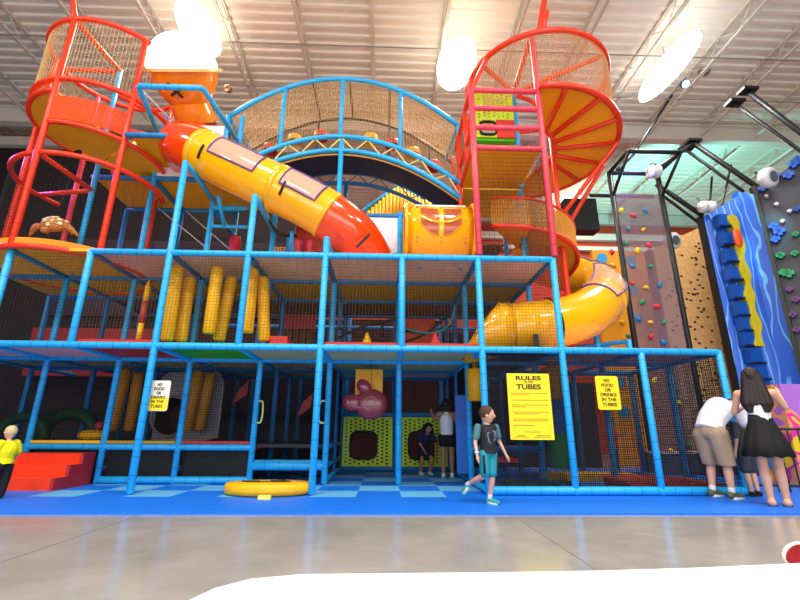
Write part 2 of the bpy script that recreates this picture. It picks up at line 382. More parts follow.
def deck(i0, i1, j0, j1, z, m, th=.05):
    return panel('deck_panel', GX(i0)+.03, GX(i1)-.03, GY(j0)+.03, GY(j1)-.03, z-.01, z-.01+th, m, frame)
def build_decks():
    cells = {-3: PINK, -2: PINK, -1: REDV, 0: GREEN, 1: BEIGE, 2: BEIGE, 3: BEIGE, 4: DARKV, 5: PINK, 6: PINK}
    for i, m in cells.items(): deck(i, i+1, 0, 1, L1+.02, m)
    for i in range(-3, 5): deck(i, i+1, 1, 2, L1+.02, BEIGE if i < 4 else DARKV)
    for i in range(-2, 4): deck(i, i+1, 2, 3, L1+.02, BEIGE if i != 3 else PINK)
    # red cap pads on the L1 edge
    for i0, i1 in ((2, 3), (3, 4)): panel('edge_pad', GX(i0)+.06, GX(i1)-.06, GY(0)+.05, GY(0)+.4, L1+.06, L1+.10, REDV, frame)
    panel('edge_pad', GX(-1)+.05, GX(0)-.05, GY(0)+.05, GY(0)+.4, L1+.06, L1+.1, REDV, frame)
    # L2
    deck(-2, -1, 0, 1, L2+.02, OLIVE)
    for i in range(-1, 5): deck(i, i+1, 0, 1, L2+.02, PINK)
    brown = mat('brown_deck_vinyl', '8a6a4a', .6, noise=.08, nscale=3)
    for i in range(-3, 5): deck(i, i+1, 1, 2, L2+.02, OLIVE)
    for i in range(-2, 5): deck(i, i+1, 2, 3, L2+.02, brown)
    # high decks
    deck(-1, -.15, .2, 1, 5.98, OLIVE); deck(-2, 1, 1, 2, 5.75, OLIVE)
    deck(4, 5, 0, 1, 5.68, AMBER); deck(4, 5, 1, 2, 5.68, OLIVE); panel('deck_panel', 1.78, GX(5), GY(1), GY(2), 6.84, 6.9, GREEN, frame); deck(3.6, 5, 2, 3, 5.0, brown); deck(4, 5, 3, 4, 4.9, brown)
    # raised toddler floor behind the stairs
    panel('deck_panel', GX(-3), GX(2)-.05, GY(1)+.05, GY(3), .60, .66, DARKV, frame)
    for i0, i1, m in ((-2, -1, YVIN), (-1, 0, mat('ochre_vinyl', 'b98a20', .5)), (0, 1, REDSIDE)):
        panel('edge_pad', GX(i0)+.05, GX(i1)-.05, GY(1)-.03, GY(1)+.28, .655, .70, m, frame)
    dbeam(1, 1, 2, .6, REDSIDE)
    # step board in the doorway
    panel('step_board', GX(1)+.06, GX(2)-.06, GY(1)-.02, GY(1)+.3, .38, .40, BLUE, frame)
    # dark skirt below the raised floor
    for i in (-1, 0): panel('skirt_panel', GX(i)+.05, GX(i+1)-.05, GY(1)+.12, GY(1)+.14, .02, .58, DARKV, frame)
    panel('skirt_panel', GX(-2)-1.2, GX(-1)-.05, GY(1)+.12, GY(1)+.14, .02, .58, DARKV, frame)
build_decks()

def build_nets():
    # first floor front nets
    for i in range(-2, 5):
        net('safety_net', (GX(i)+.05, GY(0), L1+.05), (GX(i+1)-.05, GY(0), L1+.05), (GX(i)+.05, GY(0), L2-.05), (GX(i+1)-.05, GY(0), L2-.05), NETM if i > -2 else NETB, frame, .05, .0024)
    # ground floor nets (black, tight)
    for i in (4, 5, 6):
        net('safety_net', (GX(i)+.05, GY(0), .12), (GX(i+1)-.05, GY(0), .12), (GX(i)+.05, GY(0), L1-.05), (GX(i+1)-.05, GY(0), L1-.05), NETB, frame, .03, .0055)
    for i in (-3, -2, -1, 0, 1):
        net('safety_net', (GX(i)+.05, GY(1), .66), (GX(i+1)-.05, GY(1), .66), (GX(i)+.05, GY(1), L1-.05), (GX(i+1)-.05, GY(1), L1-.05), NETB, frame, .042, .0036)
    for i in (-1, 0):
        net('safety_net', (GX(i)+.05, GY(1), .1), (GX(i+1)-.05, GY(1), .1), (GX(i)+.05, GY(1), .56), (GX(i+1)-.05, GY(1), .56), NETB, frame, .042, .004)
    # corridor side nets and deeper ones
    net('safety_net', (GX(2), GY(1), .1), (GX(2), GY(3), .1), (GX(2), GY(1), L1-.05), (GX(2), GY(3), L1-.05), NETB, frame, .045, .004)
    net('safety_net', (GX(4), GY(1), .1), (GX(4), GY(3), .1), (GX(4), GY(1), L1-.05), (GX(4), GY(3), L1-.05), NETB, frame, .045, .004)
    for i in (-2, -1, 0, 1, 4): net('safety_net', (GX(i)+.05, GY(3), .1), (GX(i+1)-.05, GY(3), .1), (GX(i)+.05, GY(3), L1-.05), (GX(i+1)-.05, GY(3), L1-.05), NETD, frame, .05, .006)
    for i in (-1, 0, 1): net('safety_net', (GX(i)+.05, GY(2), L2+.05), (GX(i+1)-.05, GY(2), L2+.05), (GX(i)+.05, GY(2), 5.05), (GX(i+1)-.05, GY(2), 5.05), NETB, frame, .05, .005)
    for i in (2, 3, 4): net('safety_net', (GX(i)+.05, GY(3), L1+.05), (GX(i+1)-.05, GY(3), L1+.05), (GX(i)+.05, GY(3), L2-.05), (GX(i+1)-.05, GY(3), L2-.05), NETD, frame, .05, .005)
    # sloping net roofs of the right enclosure
    net('safety_net', (GX(4), GY(2), .1), (GX(7), GY(2), .1), (GX(4), GY(2), L1-.05), (GX(7), GY(2), L1-.05), NETB, frame, .07, .004)
    net('safety_net', (GX(7), GY(0), .12), (GX(7), GY(2), .12), (GX(7), GY(0), L1-.05), (GX(7), GY(2), L1-.05), NETB, frame, .06, .004)
    # upper openings
    net('safety_net', (GX(4)+.05, GY(0), 3.7), (GX(5)-.02, GY(0), 3.7), (GX(4)+.05, GY(0), 5.6), (GX(5)-.02, GY(0), 5.6), NETM, frame, .08, .003)
    net('safety_net', (GX(5), GY(0), 3.7), (GX(5), GY(1), 3.7), (GX(5), GY(0), 5.6), (GX(5), GY(1), 5.6), NETM, frame, .06, .0035)
    net('safety_net', (GX(5), GY(1), 3.7), (GX(5), GY(2), 3.7), (GX(5), GY(1), 5.6), (GX(5), GY(2), 5.6), NETM, frame, .06, .0035)
build_nets()

# perforated lime panels of the corridor back wall
def lime_panel(name, x0, x1, y, z0, z1, m, parent, hole=None, dia=.035, px_=.1, pz=.075, th=.04):
    """vinyl wall woven of upright strips with see-through slots, and a rounded crawl hole"""
    mb = MB()
    def inside(x, z):
        if not hole: return False
        hx, hz, hw, hh = hole
        return (abs((x-hx)/hw)**4+abs((z-hz)/hh)**4) < 1
    nx = int((x1-x0)/(px_/2)); nz = int((z1-z0)/(pz/2)); dx = (x1-x0)/nx; dz = (z1-z0)/nz
    for a in range(nx):
        for b in range(nz):
            xc = x0+(a+.5)*dx; zc = z0+(b+.5)*dz
            if inside(xc, zc): continue
            if a % 2 == 1 and b % 2 == (a//2) % 2 and 0 < a < nx-1 and 0 < b < nz-1: continue
            mb.box(x0+a*dx, x0+(a+1)*dx, y, y+th, z0+b*dz, z0+(b+1)*dz)
    o = mb.build(name, m, parent)
    if hole:
        hx, hz, hw, hh = hole; P = []
        for k in range(32):
            t = 2*PI*k/32; c, s = math.cos(t), math.sin(t); P.append((hx+hw*math.copysign(abs(c)**.5, c), y-.01, hz+hh*math.copysign(abs(s)**.5, s)))
        MB().sweep(P, .03, 8, True).build('rim', BLACK, o, True)
    return o
for i, hx in ((2, -.47), (3, .84)):
    w = empty('crawl_hole_wall', (GX(i)+.62, GY(3)-.08, .02), 'lime green perforated wall panel with a crawl hole, %s of the corridor' % ('left half' if i == 2 else 'right half, girls in front'), 'wall panel', 'lime perforated crawl walls')
    lime_panel('perforated_sheet', GX(i)+.06, GX(i+1)-.06, GY(3)-.1, .13, 1.19, LIME, w, (hx, .58, .29, .29))
# same weave high in the right tower
w = empty('crawl_hole_wall', (GX(4)+.62, GY(1), 7), 'yellow-green and red perforated wall with a window, high in the right tower', 'wall panel')
lime_panel('perforated_sheet', 1.76, GX(5)-.02, GY(1)-.04, 7.35, 8.05, LIME, w, None)
lime_panel('perforated_sheet', 1.76, 2.3, GY(1)-.04, 6.9, 7.35, LIME, w, (2.12, 7.12, .17, .16))
lime_panel('perforated_sheet', 2.3, GX(5)-.02, GY(1)-.04, 6.9, 7.35, REDV, w, None, pz=.15, px_=.2)['label'] = 'red perforated lower section'

# ================================================================== LEFT SPIRAL TOWER
def ring_pts(c, r, z, a0=0, a1=360, n=40, dz=0):
    return [(c[0]+r*math.cos(math.radians(a0+(a1-a0)*k/n)), c[1]+r*math.sin(math.radians(a0+(a1-a0)*k/n)), z+dz*k/n) for k in range(n+1 if (a1-a0) < 360 else n)]
def pol(c, r, a, z): return (c[0]+r*math.cos(math.radians(a)), c[1]+r*math.sin(math.radians(a)), z)
def build_left_tower():
    C = (-5.75, 7.75); R = 1.22
    T = empty('spiral_tower', (C[0], C[1], L2), 'red ringed netted climbing tower at the far left, seaside turtle inside', 'climbing tower')
    T['label'] = 'red ringed netted climbing tower at the left, with a hanging turtle inside'
    front, right, left, backl = 263, 320, 190, 140
    for a, z0, z1, m in ((front, L2, 8.25, RED), (right, L2, 8.25, RED), (left, L2, 8.25, RED), (backl, L2, 8.2, PINKLIT), (60, L2, 8.2, RED)):
        tube('post', pol(C, R, a, z0), pol(C, R, a, z1), .05, m, T)
    tube('centre_post', (C[0], C[1], L2), (C[0], C[1], 8.25), .05, BLUE, T)
    arc_tube('ring', ring_pts(C, R, 8.22, 45, 330), .05, RED, T); arc_tube('ring', ring_pts(C, R, 6.85), .05, RED, T, True)
    arc_tube('ring', ring_pts(C, R, L2+.03), .05, RED, T, True)
    arc_tube('ring', ring_pts(C, R, 5.33, 150, 380), .045, RED, T)
    arc_tube('ring', ring_pts(C, R, 6.62, 150, 262, 20), .045, RED, T)
    arc_tube('ring', ring_pts(C, R, 5.95, 262, 385, 24, -.12), .045, RED, T)
    for z, A in ((8.2, (front, 180)), (5.33, (front, 170))):
        for a in A: tube('spoke', (C[0], C[1], z), pol(C, R, a, z), .045, RED, T)
    tube('spoke', (C[0], C[1], 6.82), pol(C, R, 20, 6.82), .04, RED, T)
    # support from the roof
    tube('roof_tie', pol(C, R, front, 8.2), at(68, -40, Z=10.9), .05, RED, T)
    # wedge platforms, stepping round
    for a0, a1, z, m in ((150, 262, 6.6, OLIVE), (262, 325, 5.92, AMBER), (325, 385, 5.85, OLIVE)):
        pts = [(C[0], C[1], z)]+[pol(C, R-.03, a0+(a1-a0)*k/14, z) for k in range(15)]
        MB().prism(pts, (0, 0, .05)).build('platform', OLIVE, T)
    # orange woven guard between the front posts
    def g(u, v): return Vector(pol(C, R+.01, 264+(318-264)*u, 6.0+.46*v))
    o = net_fn('guard_panel', g, 38, 17, 12, NETR, T, .0105)
    # nets
    for z0, z1, a0, a1 in ((6.9, 8.2, 150, 330),):
        net_fn('safety_net', lambda u, v: Vector(pol(C, R, a0+(a1-a0)*u, z0+(z1-z0)*v)), int((a1-a0)*R*.0175/.06), int((z1-z0)/.06), 24, NETT, T, .0052)
    net_fn('safety_net', lambda u, v: Vector(pol(C, R, 150+230*u, 3.7+1.6*v)), 80, 28, 24, NETB, T, .0022)
    # orange-yellow woven lip at the bottom
    net_fn('woven_lip', lambda u, v: Vector(pol(C, R+.01, 190+130*u, 3.66+.1*v)), 90, 5, 20, mat('yellow_cord', 'f0a020', .6), T, .009)
    pts = [pol(C, R-.03, 360*k/36, L2+.02) for k in range(36)]
    MB().prism(pts, (0, 0, .04)).build('platform', OLIVE, T)
    # steps rising to the right
    for k in range(4):
        p = at(128+13*k, 106+5*k, Y=8.3); col = (REDV, YVIN, REDV, YVIN)[k]
        tube('baluster', (p.x, p.y, 6.05), (p.x, p.y, 6.85-.0*k), .045, col, T)
    tube('hand_rail', at(118, 96, Y=7.9), at(165, 118, Y=7.9), .045, RED, T)
build_left_tower()

# hanging turtles
def make_turtle(name, c, s, tilt, body, spots, label):
    T = empty(name, c, label, 'turtle figure'); c = Vector(c)
    R = Matrix.Rotation(tilt, 3, 'X')
    def L(x, y, z): return c+R @ Vector((x*s, y*s, z*s))
    sh = MB().ell((0, 0, 0), (.5, .42, .38), 24); sh.v = [L(v.x, v.y, v.z if v.z > 0 else v.z*.45) for v in sh.v]
    shell = sh.build('shell', body, T, True)
    for k in range(15):
        a = k*2.4; rr = .16+.3*((k % 3)/2.2); x, y = rr*math.cos(a), rr*math.sin(a)*.85
        if k == 0: x = y = 0
        q = max(0, 1-(x/.5)**2-(y/.42)**2); z = .38*math.sqrt(q)
        e = MB().ell((0, 0, 0), (.085, .085, .03), 10); nrm = Vector((x/.25, y/.176, z/.09)).normalized() if z > 0 else Vector((0, 0, 1))
        Q = nrm.to_track_quat('Z', 'Y').to_matrix(); MB().add([L(*((Q @ v)+Vector((x, y, z)))) for v in e.v], e.f).build('shell_spot', spots, shell, True)
    fm = body
    for sx, sy, ln in ((-1, -.5, .5), (1, -.5, .55), (-.7, .6, .3), (.7, .6, .3)):
        pts = spline([(.35*sx, .2*sy, 0), (.35*sx+ln*.5*sx, .3*sy, .02), (.35*sx+ln*sx*1.1, .3*sy-.05, -.32)], 6)
        f = MB().sweep(pts, [.10, .105, .11, .115, .12, .12, .115, .11, .10, .085, .07, .05, .02][:len(pts)], 10)
        f.v = [L(v.x, v.y, v.z) for v in f.v]; f.build('flipper', fm, T, True)
    h = MB().ell((0, -.52, .0), (.13, .17, .12), 14); h.v = [L(v.x, v.y, v.z) for v in h.v]; h.build('head', fm, T, True)
    return T
tan = mat('tan_painted_foam', 'c07a3c', .6, noise=.15, nscale=12); crm = mat('cream_spot_paint', 'fbe2b8', .6)
t = make_turtle('hanging_turtle', at(55, 227, Y=7.2), .46, math.radians(38), tan, crm, 'brown sea turtle with cream spots hanging in the left tower')
tube('hanging_wire', at(56, 222, Y=7.3), at(67, 188, Y=7.3)+Vector((0, 0, .2)), .004, BLACK, t)
pk = mat('pink_translucent_plastic', '8e3443', .25, noise=.15, nscale=10, coat=.4); pk2 = mat('pale_pink_swirl', 'd890a0', .3)
def pink_figure():
    c = at(371, 404, Y=GY(1)+.2); T = empty('pink_hanging_fish', c, 'pink translucent fish-shaped figure hanging in the entry corridor', 'hanging figure')
    MB().ell(c, (.30, .10, .27), 20).build('body', pk, T, True)
    e = MB().ell(c+Vector((-.33, 0, .02)), (.2, .07, .15), 16); e.build('tail', pk, T, True)
    MB().ell(c+Vector((-.13, 0, .3)), (.12, .07, .16), 14, Matrix.Rotation(-.7, 3, 'Y')).build('fin', pk, T, True)
    mb = MB()
    for q in range(3):
        P = [c+Vector(((.07+.06*q)*math.cos(t)*1.05, -.105+.02*q, (.06+.06*q)*math.sin(t))) for t in [q*.8+k*.35 for k in range(12)]]
        mb.sweep(P, .006, 5)
    for q in range(5): mb.bar(c+Vector((-.45+.05*q, -.07, .08-.03*q)), c+Vector((-.3+.04*q, -.075, -.08-.0*q)), .006, 4)
    mb.build('swirl_lines', pk2, T, True)
    tube('hanging_wire', c+Vector((0, 0, .2)), (c.x, c.y, L1), .004, BLACK, T)
pink_figure()
o = MB().box(-.98, -.47, GY(1)+.42, GY(1)+.5, 1.35, 2.0).build('hanging_banner', mat('orange_yellow_vinyl', 'f0a818', .5, noise=.05), None); o.location.x += .42
tag(o, 'orange and cream padded flap hanging behind the pink fish figure', 'padded flap')

# ================================================================== ORANGE AND YELLOW TUBE SLIDE
def slide_windows(name, pts, R, a0, a1, parent, glass=CLEAR):
    pts = [Vector(p) for p in pts]
    N = len(pts); out = []; w = MB()
    ring = []
    for k in range(N):
        a = pts[max(0, k-1)]; b = pts[min(N-1, k+1)]; t = (b-a).normalized(); side = t.cross(Vector((0, 0, 1))).normalized(); u = side.cross(t).normalized()
        row = []
        for q in range(9):
            an = math.radians(a0+(a1-a0)*q/8); row.append(pts[k]+(u*math.cos(an)+side*math.sin(an))*R)
        ring.append(row)
    V = [p for r in ring for p in r]; Fs = [(k*9+q, k*9+q+1, (k+1)*9+q+1, (k+1)*9+q) for k in range(N-1) for q in range(8)]
    o = obj('window', V, Fs, glass, parent, None, True)
    edge = ring[0]+[ring[k][8] for k in range(1, N)]+ring[-1][::-1][1:]+[ring[k][0] for k in range(N-2, 0, -1)]
    MB().sweep(edge, .018, 8, True).build('window_gasket', PURP, o, True)
    mb = MB()
    for k in range(0, len(edge), 4): mb.ell(edge[k], (.014, .014, .014), 6)
    mb.build('window_bolts', mat('bolt_white', 'efe6dc', .4), o, True)
    return o
def build_tube_slide():
    P = [(-4.15, 8.0, 6.35), (-4.05, 7.5, 6.22), (-3.72, 7.2, 5.96), (-3.0, 7.1, 5.56), (-2.3, 7.08, 5.2), (-1.60, 7.1, 4.88), (-1.05, 7.15, 4.57), (-.58, 7.35, 4.26), (-.25, 7.8, 3.98)]
    P[0] = (-4.15, 7.95, 6.3)
    S = spline(P, 8); R = .445
    T = empty('tube_slide', (-2.2, 7.3, L2), 'yellow enclosed tube slide with orange elbow ends crossing the middle of the frame', 'slide')
    def seg(k0, k1, m, name, r=R): return MB().sweep(S[k0:k1+1], r, 32, caps=False).build(name, m, T, True)
    n = len(S)-1
    seg(0, 20, ORG, 'upper_elbow'); seg(20, 36, YEL, 'tube_section'); seg(36, 48, YEL, 'tube_section'); 
    # last elbow, narrowing towards the frame
    seg(48, n, ORG, 'lower_elbow', [R*(1-.12*((k)/(n-48))**2) for k in range(n-48+1)])
    for k in (20, 36, 48):   # bolted flanges
        MB().sweep(S[k-1:k+2][:2], [R+.012, R+.012], 32).build('flange', YEL, T, True)
    slide_windows('w', S[23:33], R+.012, 46, 100, T, PINKW); slide_windows('w', S[37:46], R+.012, 46, 100, T, PINKW)
    for k in (22, 38):        # black hanger straps
        a = S[k]; t = (S[k+1]-S[k-1]).normalized(); side = t.cross(Vector((0, 0, 1))).normalized(); u = side.cross(t)
        pts = [a+(u*math.cos(math.radians(q))+side*math.sin(math.radians(q)))*(R+.015) for q in range(92, 128, 8)]
        MB().sweep(pts, .022, 6).build('strap', BLACK, T, True)
    P2 = spline([at(262, 205, Y=7.5), at(270, 222, Y=7.5), at(280, 234, Y=7.6), at(297, 236, Y=7.7)], 6); MB().sweep(P2, .03, 8).build('support_arm', BLACK, T, True)
    a = S[53]; MB().bar((-.52, 6.86, 3.86), (-.3, 6.84, 4.1), .025, 6).build('strap', BLACK, T)
    # white mounting plates
    zc = 6.3
    panel('mounting_plate', GX(-1)+.05, GX(0)+.1, GY(1)-.03, GY(1)+.0, 5.72, 7.0, WHITEP, T)
    panel('mounting_plate', GX(2)+.2, GX(3)-.05, GY(1)-.03, GY(1)+.0, 3.68, 4.95, WHITEP, T)
build_tube_slide()

# ================================================================== YELLOW BUBBLE POD
def build_pod():
    cx, cy, cz, r, hw = .93, 7.35, 4.38, .5, .5
    T = empty('viewing_barrel', (cx, cy, cz-r), 'yellow barrel-shaped lookout pod with curved tinted windows above the middle deck', 'play barrel')
    RX = Matrix.Rotation(PI/2, 3, 'Y')
    prof = [(.40, -hw-.12), (.44, -hw-.12), (.46, -hw), (.50, -hw+.02), (.5, hw-.02), (.46, hw), (.44, hw+.12), (.40, hw+.12)]
    MB().lathe(prof, (cx, cy, cz), 40, RX).build('barrel_shell', YEL, T, True)
    for s in (-1, 1):
        mb = MB(); P = []
        for k in range(48):
            a = 2*PI*k/48; rr = .50+.022*math.cos(12*a); P.append((cx+s*(hw+.1), cy+rr*math.cos(a), cz+rr*math.sin(a)))
        mb.sweep(P, .035, 8, True); mb.build('scalloped_flange', YEL, T, True)
    def surf(x, ang): return Vector((cx+x, cy-(r+.008)*math.cos(ang), cz+(r+.008)*math.sin(ang)))
    for sx in (-1, 1):
        for row in (0, 1):
            N = 10; V = []
            for k in range(N+1):
                t = k/N; x = sx*(.05+.31*t)
                lo = (.78, .12)[row]-.2+.42*t*t+.1; hi = lo+(.42 if row else .40)*(1-.45*t*t)
                if row == 1: lo = -.52+.42*t*t; hi = -.08+.20*t*t
                else: lo = .04+.26*t*t; hi = .52+.06*t
                for q in range(5): V.append(surf(x, lo+(hi-lo)*q/4))
            Fs = [(k*5+q, k*5+q+1, (k+1)*5+q+1, (k+1)*5+q) for k in range(N) for q in range(4)]
            o = obj('window', V, Fs, PINKCLR, T, None, True)
            edge = [V[k*5] for k in range(N+1)]+[V[N*5+q] for q in range(1, 5)]+[V[k*5+4] for k in range(N-1, -1, -1)]+[V[q] for q in range(3, 0, -1)]
            MB().sweep(edge, .012, 6, True).build('window_frame', mat('amber_gasket', 'd98200', .3), o, True)
    mb = MB()
    for x in (-.42, 0, .42):
        for a in (-.75, -.6, .0, .6): mb.ell(surf(x, a), (.012, .012, .012), 6)
    mb.build('bolts', mat('bolt_dark', '6b4a10', .4), T, True)
    # pale cap that paints the lit top of the barrel
    V = []; N = 16
    for k in range(N+1):
        for q in range(9): V.append(Vector((cx-.46+.92*q/8, cy-(r+.01)*math.cos(.72+1.3*k/N), cz+(r+.01)*math.sin(.72+1.3*k/N))))
    obj('lit_top', V, [(k*9+q, k*9+q+1, (k+1)*9+q+1, (k+1)*9+q) for k in range(N) for q in range(8)], mat('painted_lit_top', 'f4ead8', .15, coat=.5), T, None, True)
    for x in (-.35, .35): tube('cradle', (cx+x, cy-.25, L2), (cx+x, cy+.25, L2+.32), .04, BLUE, T)
build_pod()

# ================================================================== ORANGE DOME
def build_dome():
    c = at(183, 70, Y=7.6); R = .70
    T = empty('lookout_dome', (c.x, c.y, 7.2), 'big orange bowl-shaped lookout with a white dome on top, high at the left', 'lookout dome')
    d = (c-Vector((0, 0, CAMH))).normalized(); side = (rt-d*rt.dot(d)).normalized(); ax = side.cross(d).normalized(); Q = Matrix((side, ax.cross(side), ax)).transposed()
    prof = [(R*.52, -.69), (R*.66, -.58), (R*.84, -.37), (R*.96, -.18), (R, -.02)]
    MB().lathe(prof, c, 40, Q).build('bowl', mat('bright_orange_plastic', 'fb8a08', .2, coat=.5), T, True)
    a = c+ax*-.62; P = spline([a, c-ax*.84+Vector((.04, 0, 0)), c-ax*1.06+Vector((.09, .09, -.09)), c+Vector((.22, .55, -1.75))], 6)
    MB().sweep(P[:11], [.41]*11, 28).build('neck', mat('bright_orange_plastic', 'fb8a08', .2, coat=.5), T, True)
    MB().sweep(P[10:], [.38]*len(P[10:]), 28).build('lower_tube', ORG, T, True)
    k = 10; t = (P[11]-P[9]).normalized(); u = side; w_ = t.cross(u)
    MB().sweep([P[10]+(u*math.cos(2*PI*q/32)+w_*math.sin(2*PI*q/32))*.42 for q in range(32)], .02, 6, True).build('seam_strap', mat('brown_strap', '5a2a20', .5), T, True)
    MB().lathe([(R-.02, -.03), (R+.09, -.03), (R+.09, .03), (R-.02, .03)], c, 40, Q).build('rim', mat('cream_rim_plastic', 'f6cf80', .3), T)
    prof = [(R*math.cos(q), R*1.0*math.sin(q)) for q in [PI/2*k/12 for k in range(12)]]+[(.001, R*1.0)]
    dm = bpy.data.materials.new('translucent_milky_plastic'); dm.use_nodes = True; nt = dm.node_tree; b = nt.nodes['Principled BSDF']
    tr = nt.nodes.new('ShaderNodeBsdfTranslucent'); tr.inputs[0].default_value = lin('fffaf2'); mx = nt.nodes.new('ShaderNodeMixShader'); mx.inputs[0].default_value = .65
    b.inputs['Base Color'].default_value = lin('fff8ee'); b.inputs['Roughness'].default_value = .2
    nt.links.new(b.outputs[0], mx.inputs[1]); nt.links.new(tr.outputs[0], mx.inputs[2]); nt.links.new(mx.outputs[0], nt.nodes['Material Output'].inputs[0])
    MB().lathe(prof, c, 40, Q).build('dome', dm, T, True)
    mb = MB()
    def on(u_, v_):
        o_ = Vector((0, 0, CAMH)); dd = (at(u_, v_, Y=8)-o_).normalized(); m_ = (c-ax*.1-o_).dot(dd); p = o_+dd*m_; h = (c-ax*.35-p).length
        return p-dd*(.56)
    mb.bar(on(167, 83), on(183, 98), .028, 6); mb.bar(on(184, 86), on(171, 96), .028, 6)
    mb.build('cross_strap', BLACK, T)
    l = bpy.data.lights.new('dome_fill_light', 'POINT'); l.energy = 160; l.color = (1, .9, .75); l.shadow_soft_size = .15; o = bpy.data.objects.new('dome_fill_light', l); COL.objects.link(o); o.parent = T; o.location = c+ax*.25-wpos(T)  # point light added inside the dome to brighten it
build_dome()

# ================================================================== ARCHED BRIDGE
def build_bridge():
    x0, x1, xc = -2.95, 1.50, -1.0
    T = empty('arched_bridge', (xc, GY(1)+.6, 5.4), 'arched blue truss bridge with tan netting spanning between the two towers', 'bridge')
    def arch(x, zt, k): return zt-k*(x-xc)**2
    def pts(zt, k, y, xa=x0, xb=x1, n=28): return [(xa+(xb-xa)*q/n, y, arch(xa+(xb-xa)*q/n, zt, k)) for q in range(n+1)]
    y1, y2 = GY(1), GY(2)
    K = .172
    # near side
    arc_tube('top_rail', pts(8.34, .185, y1, -3.42, 1.48), .052, BLUE, T)
    arc_tube('upper_chord', pts(6.84, K, y1), .052, BLUE, T)
    arc_tube('lower_chord', pts(6.50, K, y1, -2.6), .052, BLUE, T)
    arc_tube('trim_strip', pts(6.42, K, y1+.03, -2.6), .018, mat('ochre_trim', 'c89038', .5), T)
    # far side
    arc_tube('top_rail', pts(8.34, .185, y2, -3.42, 1.55), .04, NAVY, T)
    arc_tube('upper_chord', pts(6.80, K, y2), .045, SHBLUE, T); arc_tube('lower_chord', pts(6.52, K, y2), .045, SHBLUE, T)
    yz = mat('pale_yellow_lattice', 'e8d070', .5)
    def zig(za, zb, y, m, r, n=16):
        mb = MB()
        for q in range(n):
            xa = x0+(x1-x0)*q/n; xb = x0+(x1-x0)*(q+1)/n
            a = (xa, y, arch(xa, za if q % 2 else zb, K)); b = (xb, y, arch(xb, zb if q % 2 else za, K)); mb.bar(a, b, r, 6)
        return mb.build('lattice', m, T)
    zig(6.82, 6.52, y1, yz, .016, 16); zig(6.78, 6.54, y2, mat('grey_lattice', '7c8a86', .5), .016, 18)
    for x in (-2.28, -1.03, .24):
        tube('stanchion', (x, y1, arch(x, 6.84, K)), (x, y1, arch(x, 8.34, .185)), .045, BLUE, T)
    for x in (-3.42, 1.48):
        z = arch(x, 8.34, .185); tube('stanchion', (x, y1, z-1.35), (x, y1, z), .045, BLUE, T); tube('end_rail', (x, y1, z), (x+(.15 if x < 0 else -.1), y2, z), .04, BLUE, T)
    for x in (-1.75, .0, 1.0): tube('stanchion', (x, y2, arch(x, 6.95, K)), (x, y2, arch(x, 8.34, .185)), .03, NAVY, T)
    for x in (-1.7, -.9, 0): tube('cross_tie', (x, y1, arch(x, 8.34, .185)-.0), (x, y2, arch(x, 8.34, .185)), .022, mat('grey_tube', '6a6258', .5), T)
    # netting: sides and roof
    for y, m in ((y1, NETT), (y2, NETT)):
        net_fn('safety_net', lambda u, v: Vector((-3.3+4.75*u, y, arch(-3.3+4.75*u, 6.84, K)*(1-v)+arch(-3.3+4.75*u, 8.34, .185)*v)), 75, 24, 30, m, T, .0048)
    net_fn('roof_net', lambda u, v: Vector((-3.3+4.75*u, y1+(y2-y1)*v, arch(-3.3+4.75*u, 8.34, .185))), 90, 26, 30, mat('backlit_tan_net_cord', 'e6c088', .8), T, .0075)  # glow of the lamp behind the roof net put into a lighter cord colour
    # walking deck
    mb = MB(); V = []; n = 28
    for q in range(n+1):
        x = x0+(x1-x0)*q/n; z = arch(x, 6.55, K); V += [(x, y1+.02, z), (x, y2-.02, z+.22), (x, y2-.02, z+.27), (x, y1+.02, z+.05)]
    Fs = []
    for q in range(n):
        a = q*4
        for s in range(4): Fs.append((a+s, a+(s+1) % 4, a+4+(s+1) % 4, a+4+s))
    Fs += [(0, 1, 2, 3), (n*4+3, n*4+2, n*4+1, n*4)]
    mb.add(V, Fs).build('walkway', DKNAVY, T)
    # padded discs along the walkway
    for k, (u, v) in enumerate(((270, 148), (295, 139), (321, 135), (371, 138), (392, 143), (413, 152), (434, 165))):
        p = at(u, v, Y=y1+.7); m = (REDV, YVIN)[k % 2]
        MB().lathe([(.001, .06), (.15, .05), (.17, 0), (.17, -.1)], p, 18, caps=False).build('stepping_pad', m, T, True)
build_bridge()

